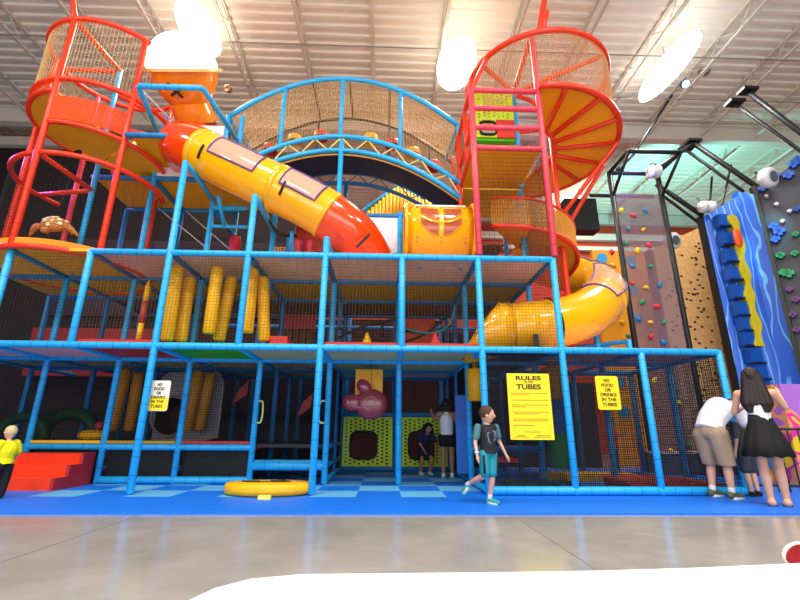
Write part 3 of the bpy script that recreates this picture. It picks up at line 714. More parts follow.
# ================================================================== RIGHT SPIRAL TOWER
def build_right_tower():
    T = empty('spiral_tower', (2.6, GY(1), L2), 'orange-red climbing tower with a spiral yellow ramp right of the bridge', 'climbing tower')
    XA, XB = 1.512, 2.765
    tube('post', (XA, GY(0), L2+.05), (XA, GY(0), 7.0), .055, PINKLIT, T); tube('post', (XB, GY(0), L2+.05), (XB, GY(0), 8.35), .055, PINKLIT, T)
    tube('post', (GX(4), GY(1), L2+.05), (GX(4), GY(1), 7.0), .05, RED, T); tube('post', (3.48, GY(1), 2.15), (3.48, GY(1), 7.6), .05, RED, T)
    tube('post', (XA-.02, 7.2, 5.7), (XA-.02, 7.2, 6.95), .045, RED, T)
    tube('post', (GX(4)-.02, 8.6, 5.0), (GX(4)-.02, 8.6, 6.9), .045, RED, T)
    for z in (6.97, 6.57, 6.15, 5.72): tube('rung', (XA, GY(0), z), (XB, GY(0), z), .05, PINKLIT, T)
    for z in (6.97, 6.15, 5.72): tube('side_rail', (XA-.02, GY(0), z), (XA-.02, GY(1)+.6, z), .04, RED, T)
    # top ring and spokes
    C = (3.27, 8.0); RR = 1.50
    arc_tube('ring', ring_pts(C, RR, 8.32), .06, RED, T, True)
    cen = (2.75, GY(1), 8.1)
    for a in (250, 320, 205): tube('spoke', cen, pol(C, RR, a, 8.32), .05, RED, T)
    tube('post', (2.75, GY(1), 5.7), cen, .05, BLUE, T)
    arc_tube('hoop', [(1.75, GY(1)+.1, 7.0)]+[(1.75+2.0*k/10, GY(1)+.1, 7.0+1.12*math.sin(PI*(.12+.76*k/10))) for k in range(11)], .045, RED, T)
    tube('roof_tie', pol(C, RR, 255, 8.32), at(549, -30, Z=10.9), .06, RED, T)
    tube('roof_tie', pol(C, RR, 258, 8.36), pol(C, RR, 262, 8.8), .05, RED, T)
    tube('post', (XA, GY(0), 6.95), pol(C, RR, 212, 8.3), .045, RED, T); tube('post', (XA, GY(1), 6.95), pol(C, RR, 190, 8.3), .045, RED, T)
    # net drum
    net_fn('safety_net', lambda u, v: Vector(pol(C, RR, 205+210*u, 7.0+1.3*v)), 110, 26, 32, mat('peach_net_cord', 'b8865c', .8), T, .006)
    # helical ramp: inner edge round the centre post, outer edge r 1.45
    H = (3.27, 7.93); ro = 1.48; ri = .26
    def zz(a): return 6.98-(a-250)/200*.62 if a > 250 else 6.98
    A = [250+(470-250)*k/44 for k in range(45)]
    V = []
    for a in A: V += [pol(H, ri, a, zz(a)), pol(H, ro, a, zz(a)), pol(H, ro, a, zz(a)+.05), pol(H, ri, a, zz(a)+.05)]
    Fs = []
    for q in range(44):
        b = q*4
        for s in range(4): Fs.append((b+s, b+(s+1) % 4, b+4+(s+1) % 4, b+4+s))
    Fs += [(0, 1, 2, 3), (179, 178, 177, 176)]
    MB().add(V, Fs).build('spiral_ramp', mat('golden_ramp_vinyl', 'f0a010', .5, noise=.05, nscale=3), T)
    arc_tube('ramp_edge', [pol(H, ro+.02, a, zz(a)+.02) for a in A], .06, RED, T)
    arc_tube('inner_edge', [pol(H, ri, a, zz(a)+.0) for a in A], .05, RED, T)
    for a in (268, 295, 322, 348, 373, 398, 425): tube('ramp_spoke', pol(H, ri, a, zz(a)-.03), pol(H, ro, a, zz(a)-.03), .045, RED, T)
    # outer posts and braces
    tube('brace', pol(H, ro, 345, 6.6), (3.62, 8.1, 5.2), .045, RED, T); tube('brace', pol(H, ro, 372, 6.5), (3.72, 8.4, 4.9), .045, RED, T)
    tube('post', pol(C, RR, 385, 6.7), pol(C, RR, 385, 8.3), .05, RED, T); tube('post', pol(C, RR, 345, 7.0), pol(C, RR, 345, 8.3), .04, RED, T)
    o = net_fn('guard_panel', lambda u, v: Vector(pol(C, RR-.02, 335+70*u, 6.75+.7*v)), 40, 14, 12, mat('yellow_net_cord', 'd89a20', .6), T, .010)
    # lower turn
    C2 = (2.75, 8.7); r2 = 1.25
    def rp(a): return pol(C2, r2, a, 4.62-(a-255)/120*.45)
    A2 = [235+(370-235)*k/22 for k in range(23)]
    arc_tube('lower_ring', [rp(a) for a in A2], .05, RED, T); arc_tube('lower_ring', [(p[0], p[1], p[2]+.62) for p in [rp(a) for a in A2]], .03, RED, T)
    net_fn('guard_panel', lambda u, v: Vector(rp(235+135*u))+Vector((0, 0, .6*v)), 60, 14, 22, mat('amber_net_cord', 'c8861c', .6), T, .011)
    V = []
    for a in A2:
        p = rp(a); V += [(C2[0]+(p[0]-C2[0])*.25, C2[1]+(p[1]-C2[1])*.25, p[2]), (p[0], p[1], p[2]), (p[0], p[1], p[2]+.04), (C2[0]+(p[0]-C2[0])*.25, C2[1]+(p[1]-C2[1])*.25, p[2]+.04)]
    Fs = []
    for q in range(22):
        b = q*4
        for s in range(4): Fs.append((b+s, b+(s+1) % 4, b+4+(s+1) % 4, b+4+s))
    MB().add(V, Fs+[(0, 1, 2, 3), (91, 90, 89, 88)]).build('spiral_ramp', AMBER, T)
    # red netted side walls of the tower below the ramp
    net('safety_net', (GX(5)+.05, GY(1), L1+.1), (3.45, GY(1), L1+.1), (GX(5)+.05, GY(1), 4.4), (3.45, GY(1), 4.4), mat('red_net_cord', 'c02830', .7), T, .05, .008)
build_right_tower()

# ================================================================== YELLOW SPIRAL SLIDE
def build_spiral_slide():
    P = [(3.1, 9.7, 4.95), (3.75, 9.8, 4.72), (4.35, 9.5, 4.42), (4.62, 8.95, 4.0), (4.38, 8.3, 3.5), (3.75, 7.75, 3.02), (3.05, 7.5, 2.74), (2.45, 7.45, 2.66), (2.15, 7.45, 2.62)]
    S = spline(P, 8); R = .44
    T = empty('spiral_slide', (3.5, 8.3, L1), 'yellow curved tube slide leaving the right side of the frame', 'slide')
    def seg(a, b, name='tube_section', r=R): return MB().sweep(S[a:b+1], r, 32, caps=False).build(name, YEL, T, True)
    seg(0, 16); seg(16, 34); seg(34, 50); seg(50, 64, 'exit_section')
    for k in (16, 34, 50): MB().sweep(S[k:k+2], [R+.02, R+.02], 32).build('flange', YEL, T, True)
    for a, b in ((12, 22), (23, 38)):
        slide_windows('w', S[a:b], R+.012, -75, 20, T, CLEAR)
    # dark seam strap before the exit
    k = 50; t = (S[k+1]-S[k-1]).normalized(); side = t.cross(Vector((0, 0, 1))).normalized(); u = side.cross(t)
    MB().sweep([S[k]+(u*math.cos(q*PI/16)+side*math.sin(q*PI/16))*(R+.03) for q in range(32)], .016, 6, True).build('seam', BLACK, T, True)
    # open flared chute lip
    x0 = 2.15; V = []; n = 20
    rows = [(2.15, .44, 2.62, 1.0), (1.95, .47, 2.60, .86), (1.72, .48, 2.56, .62), (1.5, .46, 2.50, .42), (1.36, .42, 2.46, .3)]
    for x, r, z, f in rows:
        for q in range(n+1):
            a = PI*(1.5+(q/n-.5)*2*f*.98); V.append((x, 7.45+r*math.cos(a), z+r*math.sin(a)))
    m = len(rows); Fs = [(k*(n+1)+q, k*(n+1)+q+1, (k+1)*(n+1)+q+1, (k+1)*(n+1)+q) for k in range(m-1) for q in range(n)]
    o = obj('chute_lip', V, Fs, YEL, T, None, True); md = o.modifiers.new('thick', 'SOLIDIFY'); md.thickness = .03
    edge = [Vector(V[k*(n+1)]) for k in range(m)]+[Vector(V[(m-1)*(n+1)+q]) for q in range(1, n+1)]+[Vector(V[k*(n+1)+n]) for k in range(m-2, -1, -1)]
    MB().sweep(edge, .025, 8).build('rolled_edge', YEL, o, True)
    MB().box(2.42, 2.5, 6.97, 7.0, 2.2, 2.42).build('buckle', BLACK, T)
    for p in ((4.2, 8.2), (4.5, 9.0)):
        pass
    tube('support_leg', (3.95, 7.95, 2.25), (3.95, 7.95, 2.75), .05, BLUE, T); tube('support_arm', (3.2, 7.95, 2.35), (4.55, 7.95, 2.52), .04, SHBLUE, T)
    tube('support_leg', (4.55, 7.95, 2.1), (4.55, 7.95, 2.55), .05, BLUE, T)
build_spiral_slide()

# ================================================================== THINGS ON THE FLOORS
ROLL_G = 'yellow padded rollers hanging on the first floor'
def make_roller(L=1.15, r=.10, m=YVIN):
    o = MB().lathe([(.001, 0), (r*.8, 0), (r, .03), (r, L-.05), (r*.75, L), (.001, L+.01)], (0, 0, 0), 20).build('padded_roller', m, None, True, origin=(0, 0, 0)); return o
first = None
specs = [((178, 266), (167, 341), .3, 'leftmost of the hanging yellow padded rollers behind the front net'), ((190, 277), (181, 342), .55, 'second from the left of the hanging yellow padded rollers'),
         ((218, 267), (209, 334), .3, 'front roller of the middle pair of hanging yellow padded rollers'), ((232, 277), (219, 341), .55, 'rear roller of the middle pair of hanging yellow padded rollers'),
         ((253, 268), (247, 333), .35, 'tilted left roller of the right-hand yellow pair'), ((263, 277), (264, 341), .5, 'tilted right roller of the right-hand yellow pair')]
for (a, b, j, lab) in specs:
    A = at(*a, Y=GY(j)); B = at(*b, Y=GY(j)+.02)
    if first is None: o = first = make_roller()
    else: o = first.copy(); COL.objects.link(o)
    d = (A-B); o.location = B; o.rotation_euler = d.to_track_quat('Z', 'Y').to_euler(); o.scale = (1, 1, d.length/1.16)
    tag(o, lab, 'padded roller', ROLL_G)
ochre = mat('ochre_roller_vinyl', 'c98714', .5, noise=.08)
first = None
for (a, b, j, lab) in (((127, 368), (112, 431), 1.6, 'thick ochre roller left of the white notice on the ground floor'), ((139, 373), (129, 431), 1.7, 'slim ochre roller partly behind the white notice'),
                       ((199, 370), (187, 431), 1.6, 'left ochre roller right of the round hole'), ((211, 373), (199, 431), 1.7, 'right ochre roller right of the round hole')):
    A = at(*a, Y=GY(j)); B = at(*b, Y=GY(j))
    if first is None: o = first = make_roller(1.15, .10, ochre)
    else: o = first.copy(); COL.objects.link(o)
    d = A-B; o.location = B; o.rotation_euler = d.to_track_quat('Z', 'Y').to_euler(); o.scale = (1, 1, d.length/1.16); tag(o, lab, 'padded roller', 'ochre rollers on the ground floor')
# grey panel with round hole
def round_hole_panel():
    y = GY(2)-.1; T = empty('tunnel_wall', (GX(0)+.3, y, .66), 'grey wall with a round brown tunnel opening behind the ground floor net', 'wall panel')
    x0, x1, z0, z1 = GX(-.85), GX(.18), .68, 2.0; c = at(171, 416, Y=y); r = .38
    N = 32; V = []
    outer = []
    for k in range(N):
        a = 2*PI*k/N; ca, sa = math.cos(a), math.sin(a)
        tx = ((x1-c.x)/ca if ca > 0 else (x0-c.x)/ca) if abs(ca) > 1e-6 else 1e9; tz = ((z1-c.z)/sa if sa > 0 else (z0-c.z)/sa) if abs(sa) > 1e-6 else 1e9
        t = min(tx, tz); outer.append((c.x+ca*t, c.z+sa*t))
    for yy in (y, y+.03):
        V += [(c.x+r*math.cos(2*PI*k/N), yy, c.z+r*math.sin(2*PI*k/N)) for k in range(N)]; V += [(p[0], yy, p[1]) for p in outer]
    Fs = []
    for k in range(N):
        q = (k+1) % N; Fs += [(k, q, N+q, N+k), (2*N+k, 3*N+k, 3*N+q, 2*N+q), (k, 2*N+k, 2*N+q, q), (N+k, N+q, 3*N+q, 3*N+k)]
    MB().add(V, Fs).build('sheet', GREYP, T)
    RXm = Matrix.Rotation(-PI/2, 3, 'X')
    MB().lathe([(r, -.02), (r, .8)], c, 32, RXm).build('tunnel', mat('brown_tunnel_plastic', '5c2c1c', .4), T, True, fix=False)
    MB().lathe([(.001, .8), (r, .8)], c, 32, RXm).build('tunnel_end', mat('brown_tunnel_plastic', '5c2c1c', .4), T, True, fix=False)
    MB().sweep([(c.x+r*math.cos(2*PI*k/32), y-.01, c.z+r*math.sin(2*PI*k/32)) for k in range(32)], .03, 8, True).build('rim', GREYP, T, True)
round_hole_panel()
# striped pole
def striped_pole():
    a = at(149, 281, Y=GY(.4)); b = at(138, 342, Y=GY(.4)); T = empty('striped_pole', b, 'slim leaning pole in yellow and red behind the front net', 'padded pole')
    d = a-b
    MB().bar(b, b+d*.3, .042, 14).build('lower_sleeve', YVIN, T, True); MB().bar(b+d*.3, b+d*.66, .045, 14).build('middle_sleeve', mat('brick_red_vinyl', 'a84030', .5), T, True)
    MB().bar(b+d*.66, b+d*.9, .042, 14).bar(b+d*.9, b+d*1.02, .042, 14, .008).build('upper_sleeve', YVIN, T, True)
striped_pole()
# soft shapes in the toddler area
def soft(name, c, r, m, lab, cat, half=True):
    mb = MB().ell(c, r, 24); 
    o = mb.build(name, m, None, True); tag(o, lab, cat); return o
gdk = mat('dark_green_vinyl', '12502a', .5)
def arch_tunnel(c, r, ln, w, m, lab):
    P = [(c[0]+r*math.cos(t), c[1], c[2]+r*math.sin(t)) for t in [PI*k/16 for k in range(17)]]
    o = MB().sweep(P, w, 12).build('crawl_arch', m, None, True); tag(o, lab, 'play arch'); return o
arch_tunnel((at(17, 455, Y=GY(1.5)).x, GY(1.5), .68), .42, 0, .09, gdk, 'dark green crawl arch beside the red stairs')
arch_tunnel((at(65, 450, Y=GY(1.9)).x, GY(1.9), .68), .5, 0, .12, gdk, 'larger dark green crawl arch further back')
o = MB().ell((at(91, 442, Y=GY(1.35)).x, GY(1.35), .78), (.26, .14, .1), 20).build('yellow_bolster', YVIN, None, True); tag(o, 'yellow padded bolster on the raised toddler floor', 'bolster')
o = MB().ell((at(98, 433, Y=GY(1.35)).x, GY(1.35), .95), (.07, .07, .07), 16).build('play_ball', mat('pink_plastic', 'c83a5a', .4), None, True); tag(o, 'small pink ball on the yellow bolster', 'ball')
for u, v, y, m, lab in ((367, 338, GY(.7), YVIN, 'yellow padded cone on the first floor deck'), (435, 337, GY(.6), REDV, 'red padded cone on the first floor deck')):
    p = at(u, v, Y=y); c = MB().lathe([(.13, 0), (.12, .05), (.03, .34), (.001, .37)], (p.x, y, L1+.08), 16, caps=False).build('padded_cone', m, None, True); tag(c, lab, 'soft cone', 'padded cones on the first floor')
# red stepped block on first floor
p = at(280, 341, Y=GY(.8)); mb = MB().box(p.x-.1, p.x+.2, GY(.55), GY(.95), L1+.07, L1+.32).box(p.x+.2, p.x+.45, GY(.55), GY(.95), L1+.07, L1+.18)
tag(mb.build('red_step_block', REDV), 'red stepped foam block on the first floor behind the rollers', 'foam block')

# punch bags
def bag(c_u, c_v0, c_v1, Y, r, cols, label):
    a = at(c_u, c_v0, Y=Y); b = at(c_u, c_v1, Y=Y); z1, z0 = a.z, b.z
    T = empty('hanging_bag', (a.x, Y, z0), label, 'hanging bag', 'padded hanging bags'); n = len(cols)
    for k, m in enumerate(cols):
        za = z1-(z1-z0)*k/n; zb = z1-(z1-z0)*(k+1)/n
        MB().lathe([(.001, zb), (r*.92, zb), (r, zb+.02), (r, za-.02), (r*.92, za), (.001, za)], (a.x, Y, 0), 24).build('padded_section', m, T, True)
    MB().lathe([(r*.35, z1), (r*.3, z1+.1), (.02, z1+.22), (.01, L1)], (a.x, Y, 0), 10).build('hanging_strap', ochre, T, True)
bag(475, 369, 401, GY(.9), .155, (YVIN,), 'short yellow hanging bag beside the entry post')
bag(551, 368, 468, GY(.9), .17, (ochre, mat('blue_vinyl', '1560b8', .5), mat('deep_green_vinyl', '0f8a3c', .5)), 'long yellow, blue and green hanging bag behind the rules sign')
o = MB().box(1.24, 1.44, GY(1)-.02, GY(1)+.03, .2, 1.5).build('blue_pad', mat('blue_vinyl', '1560b8', .5)); tag(o, 'flat blue upright pad below the short yellow hanging bag', 'wall pad')

# door handles
for u, lab in ((263, 'left cream grab handle of the ground floor doorway'), (323, 'right cream grab handle of the ground floor doorway')):
    s = 1 if u == 263 else -1
    x = GX(1)+.05 if s > 0 else GX(2)-.05; y = GY(1)-.02
    z0, z1 = at(u, 423, Y=y).z, at(u, 401, Y=y).z
    P = spline([(x, y-.02, z1), (x+s*.07, y-.05, z1-.02), (x+s*.09, y-.06, (z0+z1)/2), (x+s*.07, y-.05, z0+.02), (x, y-.02, z0)], 6)
    o = MB().sweep(P, .016, 8).build('grab_handle', CREAM, frame, True)

# spring pad
def yellow_pad():
    T = empty('round_step_pad', (-1.62, 6.75, .02), 'round yellow vinyl step pad with a dark creature drawing, on the blue mat', 'step pad')
    c = (-1.62, 6.75, .022); N = 48
    def rr(a): return .58
    V = []; prof = [(.5, 0), (.60, .02), (.62, .07), (.61, .13), (.58, .155), (.001, .165)]
    m = MB().lathe(prof, c, 48); m.v = [Vector((v.x, c[1]+(v.y-c[1])*.62, v.z)) for v in m.v]; m.build('cushion', mat('glossy_yellow_vinyl', 'f7b808', .35, noise=.05, nscale=5, bump=.4), T, True)
    ink = mat('dark_print_ink', '3a2a10', .5)
    mb = MB(); z = .1895
    def flat(P, w):
        P = [Vector((p[0], p[1], z)) for p in P]
        mb.sweep(P, w, 5)
    flat(spline([(-1.98, 6.72), (-1.85, 6.66), (-1.6, 6.65), (-1.4, 6.68), (-1.33, 6.74), (-1.45, 6.80), (-1.62, 6.82)], 6), .008)
    mb.ell((-1.50, 6.77, z), (.10, .055, .004), 16); mb.bar((-1.5, 6.77, z), (-1.42, 6.86, z), .025, 6, .01); mb.bar((-2.0, 6.73, z), (-1.75, 6.74, z), .01, 6)
    mb.build('creature_print', ink, T, True)
yellow_pad()
o = MB().box(-1.62, -1.46, 6.2, 6.28, .022, .07).build('foam_scrap', mat('pale_yellow_tag', 'f6e36a', .6)); tag(o, 'small pale yellow tag lying in front of the round yellow pad', 'tag')

# red stairs
def stairs():
    T = empty('soft_stairs', (-5.6, 7.3, .022), 'three red carpeted steps up to the toddler floor at the left', 'stairs')
    xr = -4.80; xl = -6.15
    ys = [7.02, 7.3, 7.58]; h = [.18, .345, .51]; yb = 7.86
    P = []
    for k in range(3): P += [(ys[k], h[k-1] if k else .022), (ys[k], h[k])]
    P += [(yb, h[2]), (yb, .022)]
    for k in range(3):
        ye = ys[k+1] if k < 2 else yb
        MB().box(xl, xr-.03, ys[k], yb, (h[k-1] if k else .022), h[k]).build('step', REDST, T)
    # solid side cheek
    poly = [(xr-.02, 7.0, .022), (xr-.02, 7.05, .03)]
    poly = [(xr-.03, ys[0]-.01, .022), (xr-.03, ys[0]-.01, .19), (xr-.03, ys[1]-.01, .19), (xr-.03, ys[1]-.01, .355), (xr-.03, ys[2]-.01, .355), (xr-.03, ys[2]-.01, .52), (xr-.03, yb, .52), (xr-.03, yb, .022)]
    MB().prism(poly, (.05, 0, 0)).build('side_cheek', REDSIDE, T)
stairs()

# ---------------------------------------------------------------- signs
def text(body, c, size, m, parent, width=None, bold=0, R=None):
    cu = bpy.data.curves.new('lettering', 'FONT'); cu.body = body; cu.size = size; cu.align_x = 'CENTER'; cu.align_y = 'CENTER'; cu.extrude = .0015; cu.offset = bold
    tmp = bpy.data.objects.new('lettering', cu); COL.objects.link(tmp)
    dg = bpy.context.evaluated_depsgraph_get(); me = bpy.data.meshes.new_from_object(tmp.evaluated_get(dg)); bpy.data.objects.remove(tmp)
    me.materials.clear(); me.materials.append(m); o = bpy.data.objects.new('lettering', me); COL.objects.link(o)
    if width:
        xs = [v.co.x for v in me.vertices]; s = width/(max(xs)-min(xs))
        for v in me.vertices: v.co.x *= s
    o.parent = parent; o.location = Vector(c)-wpos(parent); o.rotation_euler = (PI/2, 0, 0); return o
def sign(name, x0, x1, z0, z1, y, m, label, lines, corner=.03):
    T = empty(name, ((x0+x1)/2, y, z0), label, 'sign'); P = []
    for cx, cz, a0 in ((x1-corner, z1-corner, 0), (x0+corner, z1-corner, 90), (x0+corner, z0+corner, 180), (x1-corner, z0+corner, 270)):
        for k in range(5):
            a = math.radians(a0+22.5*k); P.append((cx+corner*math.cos(a), y, cz+corner*math.sin(a)))
    MB().prism(P, (0, .012, 0)).build('board', m, T)
    ink = mat('black_sign_ink', '2a2208', .6)
    for (s, fz, size, w, b) in lines: text(s, ((x0+x1)/2, y-.003, z0+(z1-z0)*fz), size, ink, T, w, b)
    return T
ysm = mat('sign_yellow', 'fbdc0a', .4, noise=.03)
y = GY(0)-.08
S1 = sign('rules_sign', 1.815, 2.455, .77, 1.72, y, ysm, 'large yellow notice headed RULES OF THE TUBES on the right net', [('RULES', .925, .085, .38, .0025), ('OF THE', .865, .035, .13, .001), ('TUBES', .79, .10, .37, .003)], .012)
ink = mat('small_print_ink', '8a7a10', .6)
mb = MB()
def pline(z, a, b): mb.box(a, b, y-.003, y, z-.004, z+.004)
for z, a, b in ((1.43, .08, .92), (1.405, .08, .5), (1.33, .08, .93), (1.26, .08, .92), (1.235, .08, .4), (1.16, .08, .93), (1.135, .12, .7), (1.06, .08, .9), (1.035, .08, .88), (.97, .08, .55), (.88, .3, .7), (.83, .15, .33), (.81, .1, .4), (.83, .6, .9), (.81, .55, .92)): pline(z, 1.815+.64*a, 1.815+.64*b)
mb.build('small_print', ink, S1)
mb = MB(); 
for q in (-.15, -.06, .05, .13): mb.bar((2.14+q*.6, GY(0)-.07, 1.73), (2.14+q*1.2, GY(0)-.05, 1.80), .008, 5)
sign('food_sign', 3.155, 3.50, 1.20, 1.695, y, ysm, 'small yellow notice reading NO FOOD OR DRINKS IN THE TUBES', [('NO', .86, .068, .09, .0015), ('FOOD', .72, .068, .18, .0015), ('OR', .58, .068, .09, .0015), ('DRINKS', .44, .068, .24, .0015), ('IN THE', .30, .068, .22, .0015), ('TUBES', .15, .068, .22, .0015)])
# white/yellow notice left
wy = mat('white_notice_board', 'f0ead8', .4)
S3 = sign('shoe_notice', -3.50, -3.19, 1.14, 1.58, GY(0)+.08, wy, 'white and yellow notice with black lettering behind the left front post', [('NO', .86, .06, .07, .002), ('FOOD', .72, .06, .15, .002), ('OR', .58, .06, .07, .002), ('DRINKS', .44, .06, .2, .002), ('IN THE', .3, .06, .18, .002), ('TUBES', .15, .06, .17, .002)])
MB().box(-3.495, -3.195, GY(0)+.076, GY(0)+.079, 1.15, 1.34).build('yellow_band', ysm, S3)

# ---------------------------------------------------------------- deeper clutter of the frame
def back_stuff():
    # yellow ribbed gable far behind the bridge
    T = empty('ribbed_gable', (-.2, GY(3), 5.1), 'yellow ribbed padded gable wall seen under the bridge', 'padded wall')
    a = [at(352, 230, Y=GY(3)), at(345, 222, Y=GY(3)), at(398, 186, Y=GY(3)), at(425, 200, Y=GY(3)), at(432, 230, Y=GY(3))]
    x0, x1 = a[0].x, a[4].x; zb = a[0].z; n = 22
    mb = MB()
    for k in range(n):
        x = x0+(x1-x0)*(k+.5)/n; t = (x-x0)/(x1-x0); zt = zb+.12+(a[2].z-zb)*(t/.62 if t < .62 else 1-(t-.62)/.9)
        mb.bar((x, GY(3), zb), (x, GY(3), zt), .05, 8)
    mb.build('ribs', YVIN, T, True)
    tube('edge_rail', a[1]+Vector((0, 0, -.05)), a[2], .05, BLUE, T); tube('edge_rail', a[2], a[3], .05, BLUE, T)
    # red and orange upright rollers on the second floor
    red_m = mat('crimson_vinyl', 'c01c34', .5, noise=.08)
    for u, j, m, lab in ((234, 1.5, red_m, 'crimson padded roller left of the blue post, second floor'), (297, 1.6, red_m, 'left crimson roller under the yellow slide'), (309, 1.6, red_m, 'right crimson roller under the yellow slide')):
        p = at(u, 252, Y=GY(j)); o = MB().lathe([(.001, 0), (.1, 0), (.11, .03), (.11, 1.05), (.1, 1.1), (.001, 1.1)], (p.x, GY(j), L2+.07), 16).build('padded_roller', m, None, True); tag(o, lab, 'padded roller')
    p = at(283, 252, Y=GY(2.3)); 
    for k in range(6):
        pass
    w = MB()
    for k in range(8): w.bar((p.x-.25+.07*k, GY(2.3), L2+.05), (p.x-.25+.07*k, GY(2.3), 5.0), .038, 8)
    tag(w.build('ribbed_wall', mat('burnt_orange_vinyl', 'b06420', .5), None, True), 'burnt orange ribbed wall behind the crimson rollers', 'padded wall')
    # first floor background
    o = MB().box(at(402, 320, Y=GY(3)-.1).x, at(434, 320, Y=GY(3)-.1).x, GY(3)-.2, GY(3)-.14, 2.3, 3.5).build('orange_wall_pad', mat('bright_orange_vinyl', 'f04a1c', .5, noise=.05)); tag(o, 'bright orange wall pad at the back of the first floor', 'wall pad')
    w = MB(); p = at(300, 330, Y=GY(2.6))
    for k in range(4): w.bar((p.x-.22+.15*k, GY(2.6), L1+.1), (p.x-.22+.15*k, GY(2.6), 3.35), .07, 10)
    tag(w.build('brown_roller_wall', mat('brown_vinyl', '7a5228', .6), None, True), 'wall of brown upright rollers at the back of the first floor', 'padded wall')
    w = MB(); p = at(300, 315, Y=GY(2.6)); w.box(p.x-.36, p.x+.4, GY(2.5), GY(2.52), 3.1, 3.45)
    tag(w.build('red_valance', REDSIDE, None), 'dark red valance above the brown roller wall', 'padded valance')
    # slack rope bridge of dark straps between decks
    T = empty('strap_bridge', (-.1, GY(1.5), 2.9), 'dark strap rope bridge hanging inside the first floor', 'rope bridge')
    for (a, b, c) in (((338, 338), (365, 326), (400, 318)), ((338, 328), (368, 338), (398, 346)), ((400, 330), (425, 333), (452, 326)), ((400, 344), (425, 334), (445, 318))):
        P = spline([at(*a, Y=GY(1.4)), at(*b, Y=GY(1.5)), at(*c, Y=GY(1.4))], 6); MB().sweep(P, .025, 6).build('strap', BLACK, T, True)
    P = spline([at(402, 328, Y=GY(1.3)), at(428, 333, Y=GY(1.3)), at(448, 326, Y=GY(1.3)), at(456, 305, Y=GY(1.3))], 6); MB().sweep(P, .022, 6).build('side_rope', mat('teal_rope', '3aa0b0', .5), T, True)
    tube('hanger', at(382, 338, Y=GY(1.5)), at(382, 322, Y=GY(1.5)), .03, BLACK, T)
    # dark screens added behind the frame to dim the view through it
    mar = mat('maroon_screen', '3a1014', .7, noise=.1)
    mbk = MB()
    T = empty('added_dark_screen', (-1, 12.1, 0), 'dark screen added behind the lower floors to dim the view through the frame', 'screen')
    MB().box(GX(1.6), GX(4.1), 12.1, 12.14, 0, 3.9).build('sheet', mar, T)
    dk = mat('near_black_screen', '1c1016', .8, noise=.1); MB().box(-9.5, GX(1.6), 12.1, 12.14, 0, 3.9).build('sheet', dk, T); MB().box(GX(4.1), 3.4, 12.1, 12.14, 0, 3.6).build('sheet', dk, T); MB().box(3.4, 5.75, 12.1, 12.14, 0, 2.2).build('sheet', dk, T)
    MB().box(-9.5, GX(5), 12.04, 12.1, 1.3, 1.4).build('rail', BLACK, T)
    MB().box(-9.5, GX(1), 12.05, 12.1, 3.9, 6.2).build('upper_sheet', mat('plum_screen', '2c1c30', .7), T)
    o = MB().box(-9.3, -5.9, 11.6, 11.7, L1+.1, 3.45).build('dark_red_wall_pad', mat('deep_red_vinyl', '8c1a1e', .6, noise=.06)); tag(o, 'wide dark red wall pad at the far left of the first floor', 'wall pad')
    for q, (a, b) in enumerate((((187, 212), (244, 262)), ((158, 208), (215, 255)))):
        A = at(*a, Y=GY(1.6)); B = at(*b, Y=GY(1.6)); tube('guy_wire', A, B, .012, mat('pale_wire', 'b8c4c8', .4), frame, 6)
    # red seat bits seen low behind the nets
    for u, v, lab in ((241, 392, 'red padded wedge hanging behind the net left of the doorway'), (305, 405, 'red padded flap inside the doorway')):
        p = at(u, v, Y=GY(2)); mb = MB().prism([(p.x-.15, p.y, p.z-.25), (p.x+.12, p.y, p.z-.05), (p.x+.15, p.y, p.z+.25), (p.x-.05, p.y, p.z+.05)], (0, .06, 0)); tag(mb.build('padded_flap', REDSIDE), lab, 'foam flap')
back_stuff()

# red pad floor inside the right enclosure
def enclosure_pads():
    P = [at(*p, Z=.1) for p in ((628, 492), (700, 492), (735, 492), (735, 484), (690, 481), (655, 478), (630, 478), (624, 484))]
    o = MB().prism([(3.62, 6.85, .022), (5.1, 6.8, .022), (5.1, 7.9, .022), (4.6, 8.2, .022), (4.0, 8.3, .022), (3.7, 7.8, .022)], (0, 0, .14)).build('red_floor_pad', mat('orange_red_vinyl_pad', 'd83a1c', .5, noise=.06)); tag(o, 'curved red floor pad inside the netted enclosure at the right', 'floor pad')
    o = MB().prism([(3.3, 8.4, .022), (3.9, 8.45, .022), (4.6, 8.4, .022), (4.6, 8.9, .022), (3.0, 9.0, .022)], (0, 0, .14)).build('yellow_floor_pad', YVIN); tag(o, 'yellow floor pad behind the red one in the right enclosure', 'floor pad')
    o = MB().prism([(1.9, 7.1, .022), (3.0, 7.1, .022), (3.0, 7.7, .022), (1.9, 7.7, .022)], (0, 0, .1)).build('green_floor_pad', mat('dark_green_pad', '0c4a34', .5)); tag(o, 'dark green floor pad behind the rules sign', 'floor pad')
    o = MB().box(1.95, 2.45, 8.4, 8.9, .35, .42).build('red_bench', REDV); tag(o, 'small red bench behind the running boy', 'bench')
enclosure_pads()

